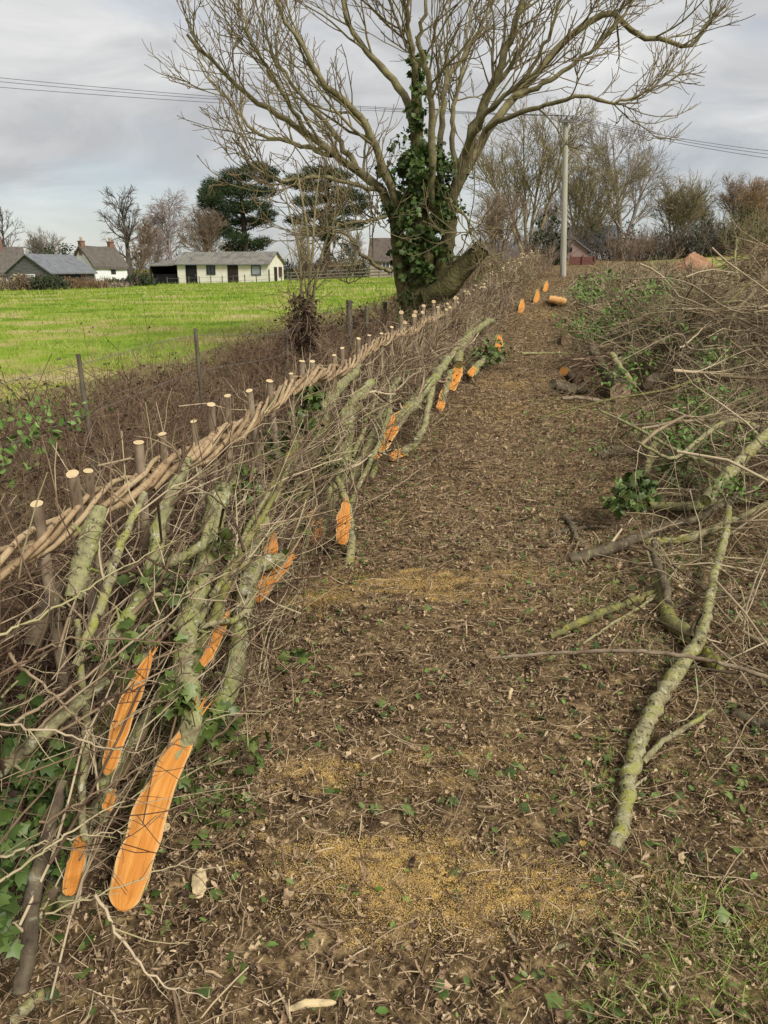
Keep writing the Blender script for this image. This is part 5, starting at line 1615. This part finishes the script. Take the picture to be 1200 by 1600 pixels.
bush('scrubby brown growth just right of the big tree trunk', 735, 460, 22, .8, 1.2, 1.2, 180, M['bt_brown'], M['bramleaf'], 160, tr=.007, ls=(.06, .12))
bush('long brown scrub on the skyline behind the stables', 262, 440, 104, 9, 1.5, 3.2, 420, M['bt_brown'], M['evergreen'], 500, ls=(.2, .4))
bush('dark scrub closing the gap right of the stables', 470, 438, 99, 3.2, 1.2, 2.4, 160, M['bt_dark'], M['evergreen'], 700, ls=(.2, .4))
bush('long dark hedge behind the post and rail fence', 560, 434, 103, 7, 1.2, 2.2, 300, M['bt_olive'], M['evergreen'], 1500, ls=(.2, .4))
bush('brown hedge behind the thatched roofs at the far left', 60, 446, 105, 14, 1.5, 3, 420, M['bt_brown'], M['evergreen'], 500, ls=(.2, .4))
GS = 'scrub below the right skyline'
bush('dark scrub below the tall grey willow', 965, 402, 64, 3.2, 1.5, 2.8, 200, M['bt_dark'], M['evergreen'], 600, tr=.015, group=GS)
bush('brown scrub between the willow and the spoil heap', 1020, 400, 60, 3, 1.5, 2.2, 240, M['bt_brown'], M['deadleaf'], 300, tr=.014, group=GS)
bush('dark green scrub behind the spoil heap', 1080, 400, 60, 3, 1.5, 2.4, 200, M['bt_dark'], M['evergreen'], 800, tr=.014, group=GS)
bush('dark green scrub behind the dark branch stack', 1140, 400, 58, 3, 1.5, 2.8, 200, M['bt_dark'], M['evergreen'], 800, tr=.014, group=GS)
bush('olive scrub at the right edge of the skyline', 1200, 400, 56, 3, 1.5, 3.2, 220, M['bt_olive'], M['evergreen'], 500, tr=.014, group=GS)

# spoil heap
c = PY(1082, 422, 40)
o = G()
nr, na = 14, 40
V = []
for i in range(nr + 1):
    for j in range(na):
        f = i / nr
        a = 2 * np.pi * j / na
        rr = f * (1 + .08 * math.sin(3 * a + 1) + .05 * math.sin(7 * a))
        hh = .9 * (1 - f ** 1.7) * (1 + .15 * math.sin(2 * a)) + .04 * rng.normal() * (f < .95)
        V.append((c[0] + rr * 1.35 * math.cos(a), c[1] + rr * 1.2 * math.sin(a), c[2] - .1 + hh * .9))
i = np.arange(nr)[:, None]; j = np.arange(na)[None]
o.add(V, np.stack([i * na + j, (i + 1) * na + j, (i + 1) * na + (j + 1) % na, i * na + (j + 1) % na], -1).reshape(-1, 4))
tag(o.build('spoil_heap', M['spoil']), 'rounded heap of orange brown soil beyond the brushwood', 'soil heap')


# ------------------------------------------------------------------ buildings
def place(o, px, py, Y, yaw):
    b = PY(px, py, Y)
    o.location = tuple(b)
    o.rotation_euler = (0, 0, yaw)
    o['_o'] = (0.0, 0.0, 0.0)
    return o


def part(name, V, Fq, m, parent, smooth=False):
    g = G()
    g.add(V, Fq)
    return g.build(name, m, parent=parent, smooth=smooth)


def bx(name, lo, hi, m, parent):
    V, Fq = box_vf(lo, hi)
    return part(name, V, Fq, m, parent)


def gable_walls(L, W, e, r, m, o, z0=-.6):
    """walls: x along the ridge 0..L, y 0..W, eaves e, ridge r"""
    V = [(0, 0, z0), (L, 0, z0), (L, W, z0), (0, W, z0), (0, 0, e), (L, 0, e), (L, W, e), (0, W, e), (0, W / 2, r), (L, W / 2, r)]
    return part('wall', V, [np.array([(0, 1, 5, 4), (2, 3, 7, 6)]), np.array([(1, 2, 6, 9, 5), (3, 0, 4, 8, 7)])], m, o)


def gable_roof(L, W, e, r, m, o, ov=.3, th=.12, corr=0, sag=0.0, name='roof'):
    n = 80 if corr else 16
    g = G()
    xs = np.linspace(-ov, L + ov, n)
    sl = (r - e) / (W / 2)
    for sgn in (0, 1):
        rows = []
        for k, f in enumerate(np.linspace(0, 1, 8)):
            yv = -ov + f * (W / 2 + ov)
            zv = e + sl * yv + .03 + sag * math.sin(f * 3.1)
            zz = zv + (corr * (np.arange(n) % 2) if corr else 0) + (.04 * np.sin(xs * 1.7 + f) if sag else 0)
            rows.append(np.column_stack([xs, np.full(n, yv if not sgn else W - yv), zz + np.zeros(n)]))
        top = np.array(rows)
        bot = top - [0, 0, th]
        V = np.concatenate([top.reshape(-1, 3), bot.reshape(-1, 3)])
        i = np.arange(7)[:, None]; j = np.arange(n - 1)[None]
        q = np.stack([i * n + j, i * n + j + 1, (i + 1) * n + j + 1, (i + 1) * n + j], -1).reshape(-1, 4)
        off = 8 * n
        Fs = [q if not sgn else q[:, ::-1], (q + off)[:, ::-1] if not sgn else q + off]
        jj = np.arange(n - 1)
        Fs.append(np.column_stack([jj, jj + off, jj + 1 + off, jj + 1]))
        ii = np.arange(7)
        for c_ in (0, n - 1):
            Fs.append(np.column_stack([ii * n + c_, (ii + 1) * n + c_, (ii + 1) * n + c_ + off, ii * n + c_ + off]))
        g.add(V, Fs)
    return g.build(name, m, parent=o, smooth=False)


def window(o, face, a0, a1, z0, z1, fm, gm, off=0.0, bars=(1, 1)):
    """face 'f': on y=off facing -y; 'e': on x=off facing +x; 'w': on x=off facing -x"""
    t = .07
    def mp_(a, d, z):
        return (a, off - d, z) if face == 'f' else ((off + d, a, z) if face == 'e' else (off - d, a, z))
    g = G()
    def bar(b0, b1, c0, c1, d0, d1):
        p, q = mp_(b0, d0, c0), mp_(b1, d1, c1)
        lo = tuple(min(x_, y_) for x_, y_ in zip(p, q)); hi = tuple(max(x_, y_) for x_, y_ in zip(p, q))
        V, Fq = box_vf(lo, hi)
        g.add(V, Fq)
    bar(a0, a1, z0, z0 + t, .002, .08); bar(a0, a1, z1 - t, z1, .002, .08)
    bar(a0, a0 + t, z0 + t, z1 - t, .002, .08); bar(a1 - t, a1, z0 + t, z1 - t, .002, .08)
    for k in range(bars[0]):
        c_ = a0 + (a1 - a0) * (k + 1) / (bars[0] + 1)
        bar(c_ - .025, c_ + .025, z0 + t, z1 - t, .032, .07)
    wn = g.build('window', fm, parent=o, smooth=False)
    g = G()
    bar(a0 + t, a1 - t, z0 + t, z1 - t, .004, .03)
    g.build('pane', gm, parent=wn, smooth=False)
    return wn


def door(o, face, a0, a1, z0, z1, m, off=0.0, d=.05):
    p, q = ((a0, off - d, z0), (a1, off - .002, z1)) if face == 'f' else (((off + .002, a0, z0), (off + d, a1, z1)) if face == 'e' else ((off - d, a0, z0), (off - .002, a1, z1)))
    dr = bx('door', p, q, m, o)
    ah = a1 - .18
    h0, h1 = ((ah, off - d - .05, 1.0), (ah + .08, off - d - .002, 1.12)) if face == 'f' else (((off + d + .002, ah, 1.0), (off + d + .05, ah + .08, 1.12)) if face == 'e' else ((off - d - .05, ah, 1.0), (off - d - .002, ah + .08, 1.12)))
    bx('handle', h0, h1, M['wire'], dr)
    return dr


# white stables: local x to the right along the front, front faces -y
yaw = R_(-13)
sb = thing('stable_block', 'long low cream stable block with corrugated roof across the field', 'stables', (0, 0, 0))
place(sb, 279, 447, 82.5, yaw)
SLn, SW, SE, SR = 10.0, 4.4, 2.25, 3.35
gable_walls(SLn, SW, SE, SR, M['white'], sb)
gable_roof(SLn, SW, SE, SR, M['asbestos'], sb, ov=.25, th=.08, corr=.06)
door(sb, 'f', .95, 2.2, 0, 2.12, M['blackboard'])
window(sb, 'f', 3.3, 4.25, 1.15, 2.05, M['frame'], M['glass'], bars=(1, 0))
door(sb, 'f', 5.6, 6.75, 0, 2.1, M['doorwood'])
window(sb, 'f', 8.2, 9.2, 1.1, 2.05, M['frame'], M['glasspale'], bars=(0, 0))
door(sb, 'e', 1.6, 2.4, 0, 1.9, M['doorwood'], off=SLn)
window(sb, 'e', 2.9, 3.8, .9, 1.9, M['redfence'], M['glass'], off=SLn, bars=(1, 0))
bx('gutter', (-.2, -.36, SE - .16), (SLn + .2, -.27, SE - .08), M['slate'], sb)
# open bay to the left, real and dark inside
op = thing('open_shed', 'black open fronted lean-to shed at the left end of the stables', 'shed', (0, 0, 0))
place(op, 279, 447, 82.5, yaw)
bx('back_wall', (-2.95, 3.6, -.6), (-.02, 3.7, 2.3), M['blackboard'], op)
bx('side_wall', (-3.05, .1, -.6), (-2.95, 3.7, 2.0), M['blackboard'], op)
bx('door', (-2.9, .35, -.3), (-.1, .42, 1.2), M['blackboard'], op)
V = [(-3.2, -.3, 2.05), (-.28, -.3, 2.12), (-.28, 3.9, 2.75), (-3.2, 3.9, 2.6), (-3.2, -.3, 1.95), (-.28, -.3, 2.02), (-.28, 3.9, 2.65), (-3.2, 3.9, 2.5)]
part('roof', V, np.array([(0, 1, 2, 3), (4, 7, 6, 5), (0, 4, 5, 1), (1, 5, 6, 2), (2, 6, 7, 3), (3, 7, 4, 0)]), M['asbestos'], op)
bx('post', (-3.1, -.05, -.6), (-2.95, .1, 2.0), M['doorwood'], op)

# paddock fence in front of the stables
pf = thing('paddock_fence', 'low wire fence on short posts in front of the cream stables', 'fence', PY(300, 449, 80))
fp = [(262, 449), (280, 449), (296, 448), (312, 448), (330, 447.5), (348, 447), (365, 446), (383, 445.5), (401, 445), (421, 443.5), (440, 443), (455, 442.5), (465, 442)]
pts = []
for k, (a, b) in enumerate(fp):
    p = PY(a, b, 80 - .2 * k)
    pts.append(p)
    g = G(); add_tubes(g, np.array([p - [0, 0, .3], p + [0, 0, 1.0 if k != 9 else 1.35]]), np.full(2, .05 if k != 9 else .08), 5)
    g.build('post', M['post'], parent=pf)
for hgt_ in (.45, .85):
    g = G(); add_tubes(g, np.array(pts) + [0, 0, hgt_], np.full(len(pts), .012), 3)
    g.build('wire', M['wire'], parent=pf)
rf = thing('rail_fence', 'grey post and rail fence from the stables to the stone cottage', 'fence', PY(520, 438, 90))
pts = [PY(a, b, 90) for a, b in ((450, 441), (470, 440), (492, 439), (512, 438), (532, 437), (552, 436), (572, 435), (592, 434), (612, 433))]
for p in pts:
    V, Fq = box_vf(p - [.08, .06, .3], p + [.08, .06, 1.15])
    part('post', V, Fq, M['rail'], rf)
for k in range(3):
    g = G(); add_tubes(g, np.array(pts) + [0, -.1, .3 + .34 * k], np.full(len(pts), .07), 4)
    g.build('rail', M['rail'], parent=rf)
gt_ = thing('field_gate', 'dark green metal gate beside the clipped hedge and open shed', 'gate', PY(228, 447, 79))
a, b = PY(216, 449, 79), PY(240, 448, 79)
for k in range(4):
    g = G(); add_tubes(g, np.array([a, b]) + [0, 0, .2 + .28 * k], np.full(2, .035), 4); g.build('rail', M['evergreen'], parent=gt_)
for p in (a, b):
    g = G(); add_tubes(g, np.array([p - [0, 0, .2], p + [0, 0, 1.25]]), np.full(2, .06), 5); g.build('post', M['post'], parent=gt_)

# timber barn: gable end towards us
bn = thing('timber_barn', 'weathered grey timber barn with slate roof in the far corner', 'barn', (0, 0, 0))
# local: x along ridge; west gable (x=0) faces left-front
BL, BW, BE, BR_ = 7.2, 4.6, 1.6, 3.15
# gable in view is the face x=0; turn so that it looks at the camera and a long side shows on the right
place(bn, 82, 452, 74, R_(78))
gable_walls(BL, BW, BE, BR_, M['board'], bn)
gable_roof(BL, BW, BE, BR_, M['slate'], bn, ov=.25, th=.12)
window(bn, 'w', BW * .36, BW * .56, .45, 1.35, M['whiteframe'], M['glasspale'], off=0, bars=(1, 0))
bx('door', (1.2, -.05, -.3), (5.4, -.004, 1.5), M['blackboard'], bn)

# thatched white cottage
ct = thing('thatched_cottage', 'white thatched cottage with two brick chimneys beyond the barn', 'cottage', (0, 0, 0))
place(ct, 151, 447, 86, R_(50))
CL, CW, CE, CR_ = 3.9, 5.0, 2.15, 4.15
gable_walls(CL, CW, CE, CR_, M['whitewash'], ct)
gable_roof(CL, CW, CE, CR_, M['thatch'], ct, ov=.2, th=.28, sag=.1)
window(ct, 'f', 1.9, 2.45, 1.25, 1.75, M['frame'], M['glass'], bars=(1, 0))
for x0 in (-.05, CL - .45):
    ch = bx('chimney', (x0, CW / 2 - .3, 3.2), (x0 + .5, CW / 2 + .3, 4.6), M['brick'], ct)
    bx('chimney_cap', (x0 - .05, CW / 2 - .35, 4.602), (x0 + .55, CW / 2 + .35, 4.7), M['brick'], ch)
    g = G(); add_tubes(g, np.array([(x0 + .25, CW / 2, 4.7), (x0 + .25, CW / 2, 5.1)]), np.array([.16, .13]), 8)
    g.build('chimney_pot', M['stone'], parent=ch)
# thatched roof at the left edge
lc = thing('thatched_house', 'stone house with brown thatched roof cut by the left edge', 'house', (0, 0, 0))
place(lc, -40, 452, 78, R_(25))
gable_walls(4.6, 5, 1.9, 4.0, M['stone'], lc)
gable_roof(4.6, 5, 1.9, 4.0, M['thatch'], lc, ov=.35, th=.3, sag=.12)
ch = bx('chimney', (2.2, 2.1, 3.4), (3.0, 2.9, 5.0), M['brick'], lc)
window(lc, 'f', 2.6, 3.4, .7, 1.5, M['whiteframe'], M['glass'], bars=(1, 0))
# stone cottage behind the big tree
st = thing('stone_cottage', 'stone cottage with brown roof partly hidden by the big tree', 'cottage', (0, 0, 0))
place(st, 578, 434, 92, R_(-6))
gable_walls(5.4, 5, 2.1, 4.4, M['stone'], st)
gable_roof(5.4, 5, 2.1, 4.4, M['tile'], st, ov=.3, th=.15)
window(st, 'f', 1.4, 2.3, .75, 1.75, M['whiteframe'], M['glass'])
# bungalow seen under the sawn limb
bg_ = thing('distant_bungalow', 'low grey roofed bungalow right of the sawn limb', 'house', (0, 0, 0))
place(bg_, 752, 420, 80, R_(-8))
gable_walls(5.2, 4, 1.0, 2.6, M['stone'], bg_)
gable_roof(5.2, 4, 1.0, 2.6, M['slate'], bg_, ov=.3, th=.15)
bx('chimney', (4.2, 1.7, 2.2), (4.7, 2.3, 3.3), M['whitewash'], bg_)
window(bg_, 'f', 1.2, 2.2, .2, .8, M['whiteframe'], M['glass'])
lt = thing('lean_to_shed', 'dark flat roofed lean-to in front of the grey bungalow', 'shed', (0, 0, 0))
place(lt, 770, 420, 72, 0)
bx('wall', (0, 0, -.6), (2.6, 2, .65), M['blackboard'], lt)
bx('roof', (-.15, -.15, .653), (2.75, 2.1, .76), M['slate'], lt)
# garage and white house behind the pole
gr = thing('garage', 'small pinkish gabled garage right of the utility pole', 'garage', (0, 0, 0))
place(gr, 917, 415, 62, R_(75))
gable_walls(4.5, 2.6, 1.2, 2.15, M['pinkboard'], gr)
gable_roof(4.5, 2.6, 1.2, 2.15, M['slate'], gr, ov=.18, th=.1)
window(gr, 'w', 1.2, 1.5, 1.05, 1.35, M['frame'], M['glass'], off=0, bars=(0, 0))
wh = thing('white_house', 'white house with slate roof behind the pinkish garage', 'house', (0, 0, 0))
place(wh, 885, 408, 74, R_(-22))
gable_walls(4.2, 4, 1.7, 3.1, M['whitewash'], wh)
gable_roof(4.2, 4, 1.7, 3.1, M['slate'], wh, ov=.3, th=.14)
window(wh, 'e', 1.4, 2.4, .5, 1.4, M['frame'], M['glass'], off=4.2)
rfn = thing('board_fence', 'low red brown board fence in front of the garage', 'fence', PY(905, 418, 52))
a, b = PY(890, 420, 52), PY(928, 419, 52)
V, Fq = box_vf((a[0], a[1], a[2] - .4), (b[0], a[1] + .05, a[2] + .75))
part('board_panel', V, Fq, M['redfence'], rfn)
for f in (0, .5, 1):
    x0 = a[0] + (b[0] - a[0]) * f
    V, Fq = box_vf((x0 - .05, a[1] - .09, a[2] - .4), (x0 + .05, a[1] - .003, a[2] + .85))
    part('post', V, Fq, M['redfence'], rfn)

# ------------------------------------------------------------------ utility pole and lines
pb = PY(880, 437, 38)
pt = PY(884, 186, 38)
ps = thing('utility_pole', 'tall pale utility pole at the far end of the path', 'utility pole', pb)
P = spl(np.array([pb - [0, 0, .3], (pb + pt) / 2, pt]), 14)
g = G(); add_tubes(g, P, np.linspace(.155, .115, 14), 12, lump=.01)
V, Fs, rr = disc(P[-1], [0, 0, 1], .115, rings=2, s=12, wob=0); g.add(V, Fs)
g.build('pole', M['pole'], parent=ps)
dv = nrm(np.array([.5, 1, 0]))
V, Fq = box_vf((-.30, -.06, -.18), (.30, .06, -.06))
g = G(); g.add(V + pt + [0, -.19, 0], Fq)
g.build('crossarm', M['rail'], parent=ps, smooth=False)
ins = []
for k, dx in enumerate((-.25, 0, .25)):
    c = pt + [dx, -.19, -.06]
    g = G(); add_tubes(g, np.array([c, c + [0, 0, .05], c + [0, 0, .09], c + [0, 0, .16]]), np.array([.03, .05, .03, .045]), 8)
    g.build('insulator', M['ceramic'], parent=ps)
    ins.append(c + [0, 0, .16])
for lab, ends in (('bottom', [(-160, 122, 34), (1330, 262, 34)]), ('middle', [(-160, 112, 34), (1330, 254, 34.5)]), ('top', [(-160, 105, 34), (1330, 247, 35)])):
    k = ('bottom', 'middle', 'top').index(lab)
    for sd_, (a, b, Yd) in zip(('left', 'right'), ends):
        e = PY(a, b, Yd)
        P = np.array([ins[k] * (1 - t_) + e * t_ - np.array([0, 0, 1.0]) * .5 * 4 * t_ * (1 - t_) * .5 for t_ in np.linspace(0, 1, 24)])
        g = G(); add_tubes(g, P, np.full(24, .0095), 4)
        tag(g.build('power_line', M['cable'], origin=ins[k]), f'{lab} power line running {sd_} from the utility pole', 'power line', 'overhead power lines')

for o in bpy.data.objects:
    if '_o' in o:
        del o['_o']
